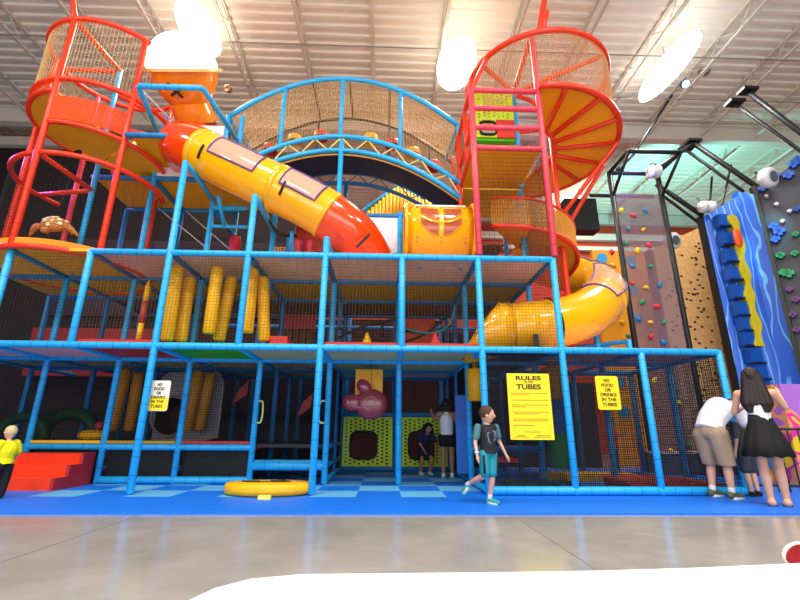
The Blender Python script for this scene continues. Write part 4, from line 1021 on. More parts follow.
# ================================================================== CLIMBING WALLS
hcols = [mat('hold_%s' % n, c, .5) for n, c in (('yellow', 'f2c21a'), ('red', 'd8263a'), ('blue', '1a78b8'), ('green', '148a5a'))]
def hold(c, s, m, parent, nrm=(0, -1, 0), k=0):
    Q = Vector(nrm).to_track_quat('Z', 'Y').to_matrix(); rnd = random.Random(k)
    e = MB().ell((0, 0, 0), (1, .7, .5), 10); V = []
    a = rnd.random()*6
    for v in e.v:
        v2 = Vector((v.x*(1+.25*math.sin(3*v.y+k)), v.y*(1+.3*math.sin(2*v.x+k)), max(v.z, -.1))); v2 = Matrix.Rotation(a, 3, 'Z') @ v2; V.append(Vector(c)+Q @ (v2*s))
    return MB().add(V, e.f).build('climbing_hold', m, parent, True)
def glass_tower():
    YT = 10.6
    a = at(626, 200, Y=YT); b = at(688, 200, Y=YT); x0, x1 = 6.22, 7.60; ztop = 7.05
    T = empty('climbing_tower', ((x0+x1)/2, YT, 0), 'clear-panelled climbing tower in a black steel frame with coloured holds', 'climbing wall')
    for x in (x0, x1):
        tube('steel_post', (x, YT, 0), (x, YT, ztop+.9), .07, STEEL, T, 8)
    gm = bpy.data.materials.new('smoky_clear_panel'); gm.use_nodes = True; b = gm.node_tree.nodes['Principled BSDF']; b.inputs['Base Color'].default_value = lin('86707c'); b.inputs['Roughness'].default_value = .06; b.inputs['Alpha'].default_value = .5
    panel('clear_panel', x0+.07, x1-.07, YT-.01, YT+.01, .5, ztop+.2, gm, T)
    # head frame
    for yy in (YT, YT-1.0):
        tube('head_beam', (x0, yy, ztop+.85), (x1, yy, ztop+.85), .07, STEEL, T, 4)
    for x in (x0, x1):
        tube('head_beam', (x, YT, ztop+.85), (x, YT-1.0, ztop+.85), .07, STEEL, T, 4); tube('head_brace', (x, YT-1.0, ztop+.8), (x, YT, ztop+.1), .05, STEEL, T, 4)
    tube('head_beam', (x0-.5, YT+.3, ztop+.3), (x1, YT+.3, ztop+.3), .06, STEEL, T, 4)
    k = 0
    for (u, v, c) in ((621, 210, 0), (634, 215, 1), (646, 210, 2), (629, 228, 2), (644, 229, 0), (625, 243, 3), (650, 245, 1), (638, 250, 0), (633, 266, 2), (651, 266, 3), (632, 283, 1), (647, 287, 0), (661, 285, 2), (643, 302, 3), (658, 306, 1), (638, 319, 2), (651, 322, 0), (665, 322, 3), (652, 336, 1), (664, 342, 2)):
        p = at(u, v, Y=YT-.06); k += 1; hold((min(max(p.x, x0+.15), x1-.15), YT-.03, p.z), .085, hcols[c], T, k=k)
    for (u, v, c) in ((655, 380, 0), (680, 403, 0), (672, 451, 0), (690, 445, 3)):
        p = at(u, v, Y=YT-.06); k += 1; hold((min(max(p.x, x0+.15), x1-.15), YT-.03, p.z), .085, hcols[c], T, k=k)
    # auto-belay drum
    o = empty('belay_drum', (7.2, YT-.45, ztop+.55), 'round white and black belay unit on the head of the clear tower', 'belay device'); 
    RX = Matrix.Rotation(PI/2, 3, 'Y')
    MB().lathe([(.001, -.16), (.16, -.14), (.18, -.05), (.12, -.04), (.12, .04), (.18, .05), (.16, .14), (.001, .16)], (7.2, YT-.45, ztop+.62), 20, RX).build('drum', mat('white_drum_plastic', 'd8d8dc', .4), o, True)
    MB().box(7.12, 7.28, YT-.5, YT-.4, ztop+.62, ztop+.85).build('bracket', STEEL, o)
glass_tower()
def orange_wall():
    Y0 = 13.2; T = empty('climbing_wall', (6.8, Y0, 0), 'orange-yellow climbing wall with round blue panels behind the yellow spiral slide', 'climbing wall')
    a = at(592, 250, Y=Y0); b = at(640, 250, Y=Y0)
    m = mat('orange_yellow_wall_panel', 'e89a18', .6, noise=.08, nscale=3)
    panel('wall_sheet', a.x, b.x+.35, Y0, Y0+.15, 0, a.z, m, T)
    bm_ = mat('blue_disc_paint', '2a9ad0', .5)
    for (u, v) in ((602, 258), (612, 316), (631, 260), (633, 290), (637, 318), (620, 382), (624, 412), (606, 350)):
        p = at(u, v, Y=Y0-.02); RXm = Matrix.Rotation(PI/2, 3, 'X'); MB().lathe([(.001, .0), (.17, 0), (.17, .03), (.001, .03)], (p.x, Y0, p.z), 22, RXm).build('round_disc', bm_, T)
    k = 50
    for (u, v, c) in ((612, 252, 1), (613, 265, 0), (600, 302, 2), (622, 322, 0), (612, 322, 1), (628, 336, 3), (618, 300, 0), (606, 360, 0), (616, 398, 3), (610, 425, 1), (600, 280, 3)):
        p = at(u, v, Y=Y0-.02); k += 1; hold((p.x, Y0-.02, p.z), .1, hcols[c], T, k=k)
orange_wall()
def tan_wall():
    # tan textured wall, leaning face between two depths
    Y0 = 12.2; T = empty('climbing_wall', (9.2, Y0, 0), 'tall tan sandstone-textured climbing wall with small dark pocket holes', 'climbing wall')
    tl = at(669, 246, Y=Y0); tr = at(703, 222, Y=Y0)
    m = mat('tan_rock_texture', 'e0ad6c', .8, noise=.18, nscale=9, bump=.6)
    x0, x1 = 8.0, 9.9; zl, zr = tl.z, tr.z
    P = [(x0, Y0, 0), (x1, Y0, 0), (x1, Y0, zr+.3), (x0+.15, Y0, zl)]
    x0 = 8.15
    P = [(x0, Y0, 0), (10.2, Y0, 0), (10.2, Y0, at(718, 222, Y=Y0).z), (x0, Y0, at(668, 250, Y=Y0).z)]
    MB().prism(P, (0, .25, 0)).build('rock_face', m, T)
    mb = MB(); rnd = random.Random(3)
    for k in range(150):
        x = rnd.uniform(x0+.15, 10.1); t = (x-x0)/(10.2-x0); zt = P[3][2]+(P[2][2]-P[3][2])*t; z = rnd.uniform(.6, zt-.25)
        mb.ell((x, Y0, z), (.05, .012, .035), 8, Matrix.Rotation(rnd.uniform(-.6, .6), 3, 'Y'))
    mb.build('pocket_holes', mat('dark_pocket', '4a2e12', .8), T, True)
    panel('edge_strip', x0-.12, x0, Y0-.02, Y0+.25, 0, P[3][2], mat('dark_brown_strip', '6a3418', .6), T)
    panel('edge_strip', 10.2, 10.32, Y0-.06, Y0+.25, 0, P[2][2]+.05, STEEL, T)
tan_wall()
def rot_wall(c0, c1, z1, th, name):  # wall between two ground points
    d = Vector((c1[0]-c0[0], c1[1]-c0[1], 0)); n = Vector((-d.y, d.x, 0)).normalized()*th
    return [Vector((c0[0], c0[1], 0)), Vector((c1[0], c1[1], 0)), Vector((c1[0], c1[1], z1[1])), Vector((c0[0], c0[1], z1[0]))], n
def water_wall():
    Yf = 10.6
    bl = (8.7, 10.9); br = (10.35, 10.1)
    # foot line and heights measured off the photo
    A = at(703, 217, Y=10.9); B = at(738, 196, Y=10.5); Cc = at(756, 192, Y=10.1)
    T = empty('climbing_wall', (9.6, 10.6, 0), 'shiny blue water-painted climbing wall with a ladder of dark blue steps', 'climbing wall')
    m = bpy.data.materials.new('painted_water'); m.use_nodes = True; nt = m.node_tree; b = nt.nodes['Principled BSDF']; b.inputs['Roughness'].default_value = .35
    tc = nt.nodes.new('ShaderNodeTexCoord'); mp = nt.nodes.new('ShaderNodeMapping'); mp.inputs['Scale'].default_value = (1, 1, .28); wv = nt.nodes.new('ShaderNodeTexWave'); wv.inputs['Scale'].default_value = 2.3; wv.inputs['Distortion'].default_value = 9; wv.inputs['Detail'].default_value = 2; wv.bands_direction = 'X'
    cr = nt.nodes.new('ShaderNodeValToRGB'); e = cr.color_ramp.elements; e[0].position = .86; e[0].color = lin('085ad0'); e[1].position = 1; e[1].color = lin('62b4f6')
    nt.links.new(tc.outputs['Object'], mp.inputs[0]); nt.links.new(mp.outputs[0], wv.inputs['Vector']); nt.links.new(wv.outputs['Fac'], cr.inputs[0]); nt.links.new(cr.outputs[0], b.inputs['Base Color'])
    P = [Vector((A.x, 10.9, 0)), Vector((11.1, 10.0, 0)), Vector((11.1, 10.0, Cc.z+.1)), Vector((B.x, 10.45, B.z)), Vector((A.x, 10.9, A.z))]
    P = [Vector((A.x, 10.9, 0)), Vector((B.x, 10.5, 0)), Vector((B.x, 10.5, B.z)), Vector((A.x, 10.9, A.z))]
    MB().prism(P, (0, .2, 0)).build('blue_panel', m, T)
    B2 = at(757, 195, Y=10.2)
    P = [Vector((B.x, 10.5, 0)), Vector((B2.x, 10.2, 0)), Vector((B2.x, 10.2, B2.z)), Vector((B.x, 10.5, B.z+.15))]
    MB().prism(P, (0, .2, 0)).build('blue_panel', m, T)
    # yellow edge band, meandering, and the dark steps
    ym = mat('yellow_green_foam', 'c8b818', .5, noise=.08)
    pts = [at(a, b, Y=10.48) for a, b in ((732, 215), (739, 235), (742, 258), (748, 280), (751, 300), (757, 325), (760, 346))]
    S = spline(pts, 6); w = [.10+.035*math.sin(k*.9) for k in range(len(S))]
    V = []
    for p, ww in zip(S, w): V += [p+Vector((-ww, 0, 0)), p+Vector((ww, 0, 0)), p+Vector((ww, .2, 0)), p+Vector((-ww, .2, 0))]
    n = len(S); Fs = [(k*4+s, k*4+(s+1) % 4, k*4+4+(s+1) % 4, k*4+4+s) for k in range(n-1) for s in range(4)]+[(0, 1, 2, 3), (n*4-1, n*4-2, n*4-3, n*4-4)]
    MB().add(V, Fs).build('yellow_edge', ym, T)
    MB().ell(at(738, 238, Y=10.28), (.12, .05, .28), 12).build('orange_patch', mat('orange_foam', 'e0501c', .5), T, True)
    sm = mat('dark_blue_step', '1150ac', .35)
    for k, (u, v) in enumerate(((720, 219), (724, 237), (727, 254), (730, 272), (735, 290), (739, 307), (743, 322), (746, 337), (752, 354), (757, 370), (760, 385))):
        p = at(u+5, v, Y=10.55); MB().box(p.x-.19, p.x+.12, p.y-.02, p.y+.2, p.z-.22, p.z+.14, None).build('step', sm, T)
        MB().box(p.x-.20, p.x+.15, p.y-.06, p.y-.0, p.z-.25, p.z-.2).build('step_lip', mat('navy_lip', '0a1c4a', .4), T)
    panel('edge_strip', A.x-.05, A.x, 10.88, 11.1, 0, A.z+.05, STEEL, T)
    panel('edge_strip', B2.x, B2.x+.1, 10.1, 10.4, 0, B2.z+.3, STEEL, T)
    o = empty('belay_drum', at(707, 207, Y=10.6), 'white and grey belay unit at the top left of the blue climbing wall', 'belay device')
    c = at(707, 207, Y=10.6); RX = Matrix.Rotation(PI/2, 3, 'Y'); MB().lathe([(.001, -.2), (.15, -.18), (.17, -.06), (.11, -.05), (.11, .05), (.17, .06), (.15, .18), (.001, .2)], c, 20, RX).build('drum', mat('white_drum_plastic', 'd8d8dc', .4), o, True)
    MB().bar(c, c+Vector((.1, .4, .5)), .03, 6).build('bracket', STEEL, o)
    for (u, v, yy, lab) in ((672, 241, 11.6, 'white belay unit at the top left of the tan climbing wall'), (768, 178, 9.3, 'white ringed belay unit above the dark grey climbing wall')):
        c = at(u, v, Y=yy); o = empty('belay_drum', c, lab, 'belay device'); Q = Vector((.3, -1, -.2)).to_track_quat('Z', 'Y').to_matrix()
        MB().lathe([(.001, -.1), (.24, -.1), (.26, 0), (.24, .1), (.16, .12), (.001, .12)], c, 24, Q).build('drum', mat('white_drum_plastic', 'd8d8dc', .4), o, True)
        MB().lathe([(.001, .125), (.14, .125), (.14, .14), (.001, .14)], c, 20, Q).build('face_plate', mat('grey_face_plate', '5a6068', .4), o)
        MB().bar(c, c+Vector((0, .3, .35)), .03, 6).build('bracket', STEEL, o)
water_wall()
def grey_wall():
    T = empty('climbing_wall', (9.6, 9.2, 0), 'dark grey climbing wall with chunky blue and green block holds at the right edge', 'climbing wall')
    A = at(757, 190, Y=9.9); B = at(800, 150, Y=8.9)
    a = Vector((A.x, 9.9, 0)); b = Vector((B.x+1.0, 8.9-.55, 0)); d = (b-a).normalized(); n = Vector((d.y, -d.x, 0))
    if n.y > 0: n = -n
    slope = (B.z-A.z)/((Vector((B.x, 8.9, 0))-a).length)
    L = (b-a).length
    P = [a, b, b+Vector((0, 0, A.z+slope*L)), a+Vector((0, 0, A.z))]
    MB().prism(P, -n*.2).build('grey_face', mat('charcoal_wall_paint', '3c3e46', .5, noise=.12, nscale=2), T)
    for q in (1.0,): pass
    blues = mat('block_blue', '1c58b8', .45); greens = mat('block_green', '1c9460', .45); purp = mat('block_purple', '6a3a78', .45)
    def onwall(u, v):
        dd = fw+rt*((u-400)/F_PX)-upv*((v-300)/F_PX); o = Vector((0, 0, CAMH)); t = (a-o).dot(n)/dd.dot(n); return o+dd*t
    k = 0
    for (u, v, s, m) in ((763, 189, .13, blues), (776, 177, .14, blues), (789, 176, .15, blues), (794, 165, .15, blues), (798, 160, .12, blues), (774, 227, .13, blues), (780, 232, .16, blues), (776, 240, .13, blues), (797, 210, .1, blues), (783, 222, .06, WHITEP), (790, 212, .06, WHITEP), (777, 205, .06, WHITEP), (796, 235, .09, greens), (781, 256, .12, greens), (784, 273, .13, greens), (789, 274, .15, greens), (795, 254, .1, greens), (790, 290, .09, purp), (796, 300, .1, purp), (793, 315, .1, purp), (797, 330, .1, purp), (767, 197, .05, WHITEP)):
        p = onwall(u, v); k += 1
        Q = n.to_track_quat('Z', 'Y').to_matrix()
        s *= .72; mb = MB(); mb.box(-s, s, -s*.5, s*.5, -.02, .12, Q, p); mb.box(-s*.4, s*.4, -s, s*.9, -.02, .12, Q, p); mb.build('block_hold', m, T)
    o = MB().prism([a+n*.02+Vector((0, 0, 0)), a+n*.02-d*.08, a+n*.02-d*.08+Vector((0, 0, A.z+.1)), a+n*.02+Vector((0, 0, A.z+.1))], n*.1).build('edge_strip', mat('olive_black_strip', '20251c', .4), T)
grey_wall()
def rigging():
    # black steel booms overhead at the right
    G = 'black steel booms under the roof at the right'
    spec = [((748, 92, 9.2), (830, 155, 8.2), 'upper black boom at the right edge, with a square roof plate'), ((735, 104, 9.4), (830, 172, 8.4), 'lower of the two parallel black booms at the right edge'),
            ((693, 143, 11), (757, 187, 10.3), 'thick black boom running down to the blue wall'), ((686, 150, 11.2), (744, 192, 10.6), 'thin black boom beside the one reaching the blue wall'),
            ((694, 143, 11), (658, 168, 10.6), 'black boom rising right from the clear tower head'), ((656, 184, 10.9), (703, 216, 10.9), 'black boom from the clear tower down to the blue wall corner'), ((661, 194, 11.2), (703, 226, 11.4), 'thin black boom under the one to the blue wall corner'),
            ((672, 95, 11.5), (636, 150, 11.2), 'slim black boom beneath the oval ceiling lamp'), ((636, 150, 11.2), (618, 170, 10.6), 'short black boom ending on the clear tower')]
    for a, b, lab in spec:
        A = at(a[0], a[1], Y=a[2]); B = at(b[0], b[1], Y=b[2]); T = empty('steel_boom', A, lab, 'steel boom', G)
        tube('boom_tube', A, B, .045 if 'thin' in lab or 'slim' in lab or 'lower' in lab else .07, STEEL, T, 6)
        if a[0] in (748, 735, 693, 686): MB().box(-.2, .2, -.14, .14, 0, .08, None, A).build('roof_plate', STEEL, T)
    for (u0, v0, u1, v1, Y, lab) in ((712, 177, 710, 200, 11.5, 'short black hanger left above the blue wall'), (731, 165, 722, 205, 11.0, 'longer black hanger above the blue wall')):
        A = at(u0, v0, Y=Y); B = at(u1, v1, Y=Y); o = MB().bar(A, B, .035, 6).build('hanger_rod', STEEL); tag(o, lab, 'hanger rod')
    # dark wall lamp box far away
    c = at(579, 217, Y=17); o = MB().box(-.7, .7, -.3, .3, -.75, .75, None, c).build('roof_speaker', mat('black_cabinet', '26262a', .6)); tag(o, 'black loudspeaker cabinet under the far roof beams', 'speaker')
    # ceiling speaker with yoke and blue spot
    c = at(703, 70, Y=10.6); T = empty('spotlight', c, 'round grey spotlight on a yoke under the roof, beside the oval lamp', 'spotlight'); Q = Vector((.2, -.9, -.6)).to_track_quat('Z', 'Y').to_matrix()
    MB().lathe([(.001, -.12), (.12, -.1), (.17, .05), (.19, .1), (.15, .1), (.13, .07), (.001, .07)], c, 20, Q).build('lamp_head', mat('grey_cast_metal', '77747a', .4, metal=.3), T, True)
    MB().box(-.28, .28, -.12, .12, .2, .4, Matrix.Rotation(.5, 3, 'Y'), c+Vector((0, .1, .1))).build('yoke_box', mat('dark_grey_metal', '4a4648', .5), T)
    c = at(685, 84, Y=10.4); T = empty('blue_spotlight', c, 'small blue-lit spotlight under the roof below the oval lamp', 'spotlight')
    Q = Vector((0, -.8, -.8)).to_track_quat('Z', 'Y').to_matrix(); MB().lathe([(.001, -.15), (.1, -.13), (.13, .0), (.13, .04)], c, 20, Q).build('lamp_head', mat('navy_lamp_housing', '1a2c6a', .4), T, True)
    MB().lathe([(.001, .045), (.11, .045)], c, 20, Q).build('lens', mat('blue_led_lens', 'a8d8ff', .3, emit='7fc4ff', estr=6), T)
    for (u, v) in ((228, 89), ):
        c = at(u, v, Y=9.5); T = empty('spotlight', c, 'small round grey spotlight right of the white dome', 'spotlight'); MB().lathe([(.001, -.1), (.08, -.08), (.1, .05), (.07, .05), (.001, .02)], c, 18, Vector((-.2, -.9, -.3)).to_track_quat('Z', 'Y').to_matrix()).build('lamp_head', mat('brown_grey_metal', '7a5a48', .4), T, True)
rigging()
# low padded wall at the foot of the climbing walls
T = empty('padded_barrier', (7.5, 9.7, 0), 'low dark padded barrier with a white top edge in front of the climbing walls', 'barrier')
panel('pad', 5.6, 8.3, 9.7, 9.8, .0, .46, mat('slate_vinyl', '3a3e4c', .6, noise=.1), T); panel('top_edge', 5.6, 8.3, 9.66, 9.84, .46, .50, mat('pale_grey_edge', 'b0b0b8', .5), T)

# colourful inflatable column and railing at far right
def right_edge():
    T = empty('painted_column', (6.2, 7.3, 0), 'pillar painted in pink, yellow and purple splashes at the right edge', 'painted pillar')
    m = bpy.data.materials.new('splash_paint'); m.use_nodes = True; nt = m.node_tree; b = nt.nodes['Principled BSDF']; b.inputs['Roughness'].default_value = .4
    tc = nt.nodes.new('ShaderNodeTexCoord'); n = nt.nodes.new('ShaderNodeTexNoise'); n.inputs['Scale'].default_value = 1.6; n.inputs['Detail'].default_value = 1; n.inputs['Distortion'].default_value = .6
    cr = nt.nodes.new('ShaderNodeValToRGB'); cr.color_ramp.interpolation = 'CONSTANT'; e = cr.color_ramp.elements
    e[0].position = 0; e[0].color = lin('b070d0'); e[1].position = .40; e[1].color = lin('f2a06a')
    for p, c in ((.47, 'e83a9a'), (.53, 'f5d020'), (.6, 'f08030'), (.68, '40a0c0')): x = cr.color_ramp.elements.new(p); x.color = lin(c)
    nt.links.new(tc.outputs['Object'], n.inputs['Vector']); nt.links.new(n.outputs['Fac'], cr.inputs[0]); nt.links.new(cr.outputs[0], b.inputs['Base Color'])
    MB().box(at(783, 400, Y=7.6).x, 7.7, 7.6, 8.2, 0, 1.72).build('painted_board', m, T)
    R_ = empty('railing', (6.6, 7.2, 0), 'low black metal railing behind the woman with long hair', 'railing')
    x0, x1, yy = 5.75, 7.6, 7.1
    for z in (.95, .12): tube('rail', (x0, yy, z), (x1, yy-.4, z), .022, STEEL, R_, 6)
    for k in range(14):
        t = k/13; x = x0+(x1-x0)*t; tube('baluster', (x, yy-.4*t, 0.022), (x, yy-.4*t, .95), .012, STEEL, R_, 6)
right_edge()

# ================================================================== FOREGROUND TABLE AND CHAIR
def table():
    T = empty('white_table', (.35, .0, 0), 'glossy white table top with a rounded corner filling the bottom edge', 'table')
    P = [(-.165, -.25), (-.166, .33), (-.160, .395), (-.144, .439), (-.121, .463), (-.078, .476), (.017, .4785), (.114, .480), (.214, .484), (.321, .493), (.44, .508), (.72, .545), (.95, .56), (1.0, .5), (1.0, -.25)]
    m = mat('glossy_white_laminate', 'fafaf8', .12, noise=.01)
    top = MB().prism([(x, y, .71) for x, y in P], (0, 0, .03)).build('table_top', m, T)
    tube('pedestal', (.4, .1, .03), (.4, .1, .71), .04, STEEL, T); MB().lathe([(.001, 0), (.24, 0), (.24, .02), (.04, .05), (.001, .05)], (.4, .1, 0), 28).build('base', STEEL, T, True)
table()
def red_chair():
    # only the top corner of its back shows above the table
    c = Vector((1.95, 2.1, 0)); T = empty('red_chair', (c.x, c.y, 0), 'low scuffed red chair with a white rim, just past the table at the right', 'chair')
    rm = mat('scuffed_red_laminate', 'a81c22', .4, noise=.35, nscale=22); wm = mat('white_edge_band', 'ece4e0', .4)
    P = []
    x0 = 1.765; x1 = 2.26; zt = .405
    for k in range(7):
        a = PI/2*k/6; P.append((x0+.08-.08*math.cos(a)+0*a, 2.1, zt-.06+.06*math.sin(a)))
    for k in range(7):
        a = PI/2*k/6; P.append((x1-.08+.08*math.sin(a), 2.1, zt-.06+.06*math.cos(a)))
    P += [(x1-.05, 2.1, .28), (x0+.05, 2.1, .28)]
    MB().prism(P, (0, .03, 0)).build('backrest', rm, T)
    MB().sweep([Vector(p)+Vector((0, .015, 0)) for p in P], .009, 8, True).build('backrest_edge', wm, T, True)
    MB().box(x0+.03, x1-.03, 1.72, 2.08, .25, .28).build('seat', rm, T)
    for sx in (x0+.06, x1-.06):
        for sy in (1.76, 2.1): tube('leg', (sx, sy, 0), (sx, sy, .26), .012, STEEL, T, 8)
red_chair()

# ================================================================== PEOPLE
def remesh_obj(name, mb_list, m, parent, voxel, cuts=(), smooth=4):
    V = []; Fs = []
    for mb in mb_list:
        n = len(V); V += mb.v; Fs += [tuple(i+n for i in f) for f in mb.f]
    me = bpy.data.meshes.new('tmp'); me.from_pydata([tuple(v) for v in V], [], Fs)
    bm = bmesh.new(); bm.from_mesh(me); bmesh.ops.remove_doubles(bm, verts=bm.verts[:], dist=1e-5); bmesh.ops.recalc_face_normals(bm, faces=bm.faces[:]); bm.to_mesh(me); bm.free()
    tmp = bpy.data.objects.new('tmp', me); COL.objects.link(tmp)
    r = tmp.modifiers.new('r', 'REMESH'); r.mode = 'VOXEL'; r.voxel_size = voxel
    s = tmp.modifiers.new('s', 'SMOOTH'); s.factor = .5; s.iterations = smooth
    dg = bpy.context.evaluated_depsgraph_get(); out = bpy.data.meshes.new_from_object(tmp.evaluated_get(dg)); bpy.data.objects.remove(tmp)
    if cuts:
        bm = bmesh.new(); bm.from_mesh(out)
        for co, no in cuts:
            r_ = bmesh.ops.bisect_plane(bm, geom=bm.verts[:]+bm.edges[:]+bm.faces[:], plane_co=co, plane_no=no, clear_outer=True)
            bmesh.ops.holes_fill(bm, edges=[e for e in bm.edges if e.is_boundary])
        bm.to_mesh(out); bm.free()
    out.materials.clear(); out.materials.append(m)
    out.polygons.foreach_set('use_smooth', [True]*len(out.polygons))
    o = bpy.data.objects.new(name, out); COL.objects.link(o); o.parent = parent
    if parent: o.location = -wpos(parent)
    return o
def capsule(a, b, ra, rb, n=12, flat=1):
    a = Vector(a); b = Vector(b); d = b-a; L = d.length
    Q = d.to_track_quat('Z', 'Y').to_matrix() if L > 1e-6 else Matrix.Identity(3)
    prof = []
    for k in range(5): t = -PI/2+PI/2*k/4; prof.append((ra*math.cos(t)+1e-4, ra*math.sin(t)))
    for k in range(5): t = PI/2*k/4; prof.append((rb*math.cos(t)+1e-4, L+rb*math.sin(t)))
    return MB().lathe(prof, a, n, Q, caps=True)
def ellip(c, r, Rm=None): return MB().ell(c, r, 16, Rm)

def person(label, base, H, yaw, J, skin, hairf, outfit, child=False, voxel=None, group=None, headlook=0, shoes=None, soles=True):
    """J: joint positions in fractions of H in the person's own frame (x = their left, y = backwards, facing -y)"""
    T = empty('person', base, label, 'person', group); base = Vector(base); RZ = Matrix.Rotation(yaw, 3, 'Z')
    voxel = voxel or .0085*H/1.2
    D = dict(pel=(0, 0, .52), waist=(0, 0, .61), chest=(0, 0, .72), neck=(0, 0, .82), head=(0, -.012, .925),
             shl=(.105, 0, .80), shr=(-.105, 0, .80), ell=(.135, .01, .635), elr=(-.135, .01, .635), wrl=(.14, -.03, .49), wrr=(-.14, -.03, .49),
             hil=(.052, 0, .50), hir=(-.052, 0, .50), knl=(.056, -.01, .28), knr=(-.056, -.01, .28), anl=(.056, .01, .045), anr=(-.056, .01, .045))
    D.update(J)
    W = lambda p: base+RZ @ (Vector(p)*H)
    P = {k: W(v) for k, v in D.items()}
    hs = 1.25 if child else 1.0     # children have larger heads
    hr = .062*hs
    s = H
    # vectors
    upd = (P['head']-P['neck']).normalized(); side = RZ @ Vector((1, 0, 0)); fwd = RZ @ Matrix.Rotation(headlook, 3, 'Z') @ Vector((0, -1, 0))
    fwd = (fwd-upd*fwd.dot(upd)).normalized(); sd = upd.cross(fwd)
    HM = Matrix((sd, -fwd, upd)).transposed()
    hc = P['head']
    parts = [capsule(P['pel'], P['waist'], .068*s, .062*s), capsule(P['waist'], P['chest'], .062*s, .072*s), capsule(P['chest'], P['neck'], .068*s, .04*s),
             capsule(P['neck'], P['head']-upd*.03*s, .029*s, .027*s),
             ellip(hc, (hr*.82*s, hr*s, hr*1.15*s), HM), ellip(hc+fwd*hr*.25*s-upd*hr*.75*s, (hr*.5*s, hr*.55*s, hr*.45*s), HM),
             ellip(hc+fwd*hr*1.02*s-upd*hr*.15*s, (hr*.15*s, hr*.2*s, hr*.26*s), HM)]
    for q in (-1, 1): parts.append(ellip(hc+sd*q*hr*.84*s-upd*.1*hr*s, (hr*.12*s, hr*.2*s, hr*.28*s), HM))
    for q in 'lr':
        sh, el, wr, hi, kn, an = [P[k+q] for k in ('sh', 'el', 'wr', 'hi', 'kn', 'an')]
        parts += [capsule(P['chest'].lerp(P['neck'], .7), sh, .04*s, .031*s), capsule(sh, el, .029*s, .022*s), capsule(el, wr, .022*s, .015*s)]
        parts += [capsule(P['pel'], hi, .06*s, .055*s), capsule(hi, kn, .053*s, .034*s), capsule(kn, kn.lerp(an, .35), .034*s, .035*s), capsule(kn.lerp(an, .35), an, .035*s, .021*s)]
        # hand with palm, four fingers and thumb
        d = (wr-el).normalized(); hand = d; palm = wr+hand*.04*s
        across = (RZ @ Vector((0, -1, 0))); across = (across-hand*across.dot(hand)).normalized(); nrm = hand.cross(across)
        parts.append(capsule(wr, palm, .014*s, .019*s, 10))
        inn = (P['pel']-wr); inn = (inn-hand*inn.dot(hand)).normalized() if inn.length > 0 else nrm
        for f in range(4):
            off = across*((f-1.5)*.0095*s); ln = (.034, .04, .038, .03)[f]*s
            a = palm+off+hand*.008*s; b = a+hand*ln*.55+inn*.004*s; c = b+(hand*.8+inn*.6).normalized()*ln*.5
            parts += [capsule(a, b, .0055*s, .005*s, 8), capsule(b, c, .005*s, .0042*s, 8)]
        a = wr+hand*.018*s+across*.014*s; parts.append(capsule(a, a+(hand*.75+across*.65).normalized()*.035*s, .007*s, .005*s, 8))
        # foot
        tv = D.get('toe'+q, None)
        toe = (W(tv) if tv else an+RZ @ Vector((0, -.10*s, -.025*s)))
        ft = (toe-an)
        heel = an-ft.normalized()*.02*s+Vector((0, 0, -.018*s))
        parts += [capsule(heel, toe, .023*s, .018*s)]
    voxel = max(voxel, .0058)
    body = remesh_obj('body', parts, skin, T, voxel, smooth=3)
    # face
    ink = mat('eye_dark', '1c1410', .3); wh = mat('eye_white', 'ece8e4', .3); lip = mat('lip_tone', 'a8584c', .5)
    f = MB()
    for q in (-1, 1): f.ell(hc+fwd*hr*.92*s+sd*q*hr*.34*s+upd*.05*hr*s, (hr*.15*s, hr*.08*s, hr*.09*s), 10, HM)
    f.build('eyes', wh, T, True)
    f = MB()
    for q in (-1, 1): f.ell(hc+fwd*hr*.985*s+sd*q*hr*.34*s+upd*.05*hr*s, (hr*.07*s, hr*.04*s, hr*.07*s), 8, HM)
    f.build('pupils', ink, T, True)
    MB().ell(hc+fwd*hr*.85*s-upd*.62*hr*s, (hr*.25*s, hr*.08*s, hr*.06*s), 10, HM).build('mouth', lip, T, True)
    # hair
    hairf(T, hc, hr*s, HM, P, s)
    outfit(T, P, D, W, s, voxel, RZ, base)
    # shoes
    if shoes:
        for q in 'lr':
            an = P['an'+q]; tv = D.get('toe'+q, None); toe = (W(tv) if tv else an+RZ @ Vector((0, -.10*s, -.025*s))); ft = (toe-an).normalized()
            heel = an-ft*.02*s+Vector((0, 0, -.018*s))
            remesh_obj('shoe', [capsule(heel, toe, .029*s, .024*s), capsule(an+Vector((0, 0, -.005*s)), heel, .027*s, .027*s)], shoes[0], T, voxel, smooth=3)
            if soles:
                MB().sweep([heel+Vector((0, 0, -.02*s)), toe+Vector((0, 0, -.016*s))], [.028*s, .024*s], 12).build('sole', shoes[1], T, True)
            if len(shoes) > 2: remesh_obj('sock', [capsule(an+Vector((0, 0, .0)), an.lerp(P['kn'+q], .17), .024*s, .027*s)], shoes[2], T, voxel)
    return T
def short_hair(m, top=1.1, low=-.1):
    def f(T, c, r, HM, P, s):
        up = HM.col[2]; fw_ = -HM.col[1]
        remesh_obj('hair', [ellip(c+up*r*.2-fw_*r*.14, (r*.92, r*1.08, r*1.1), HM)], m, T, .006 if r < .1 else .008, [(c+fw_*r*.42+up*r*.35, (fw_-up*.55).normalized()), (c-up*r*.42, -up)])
    return f
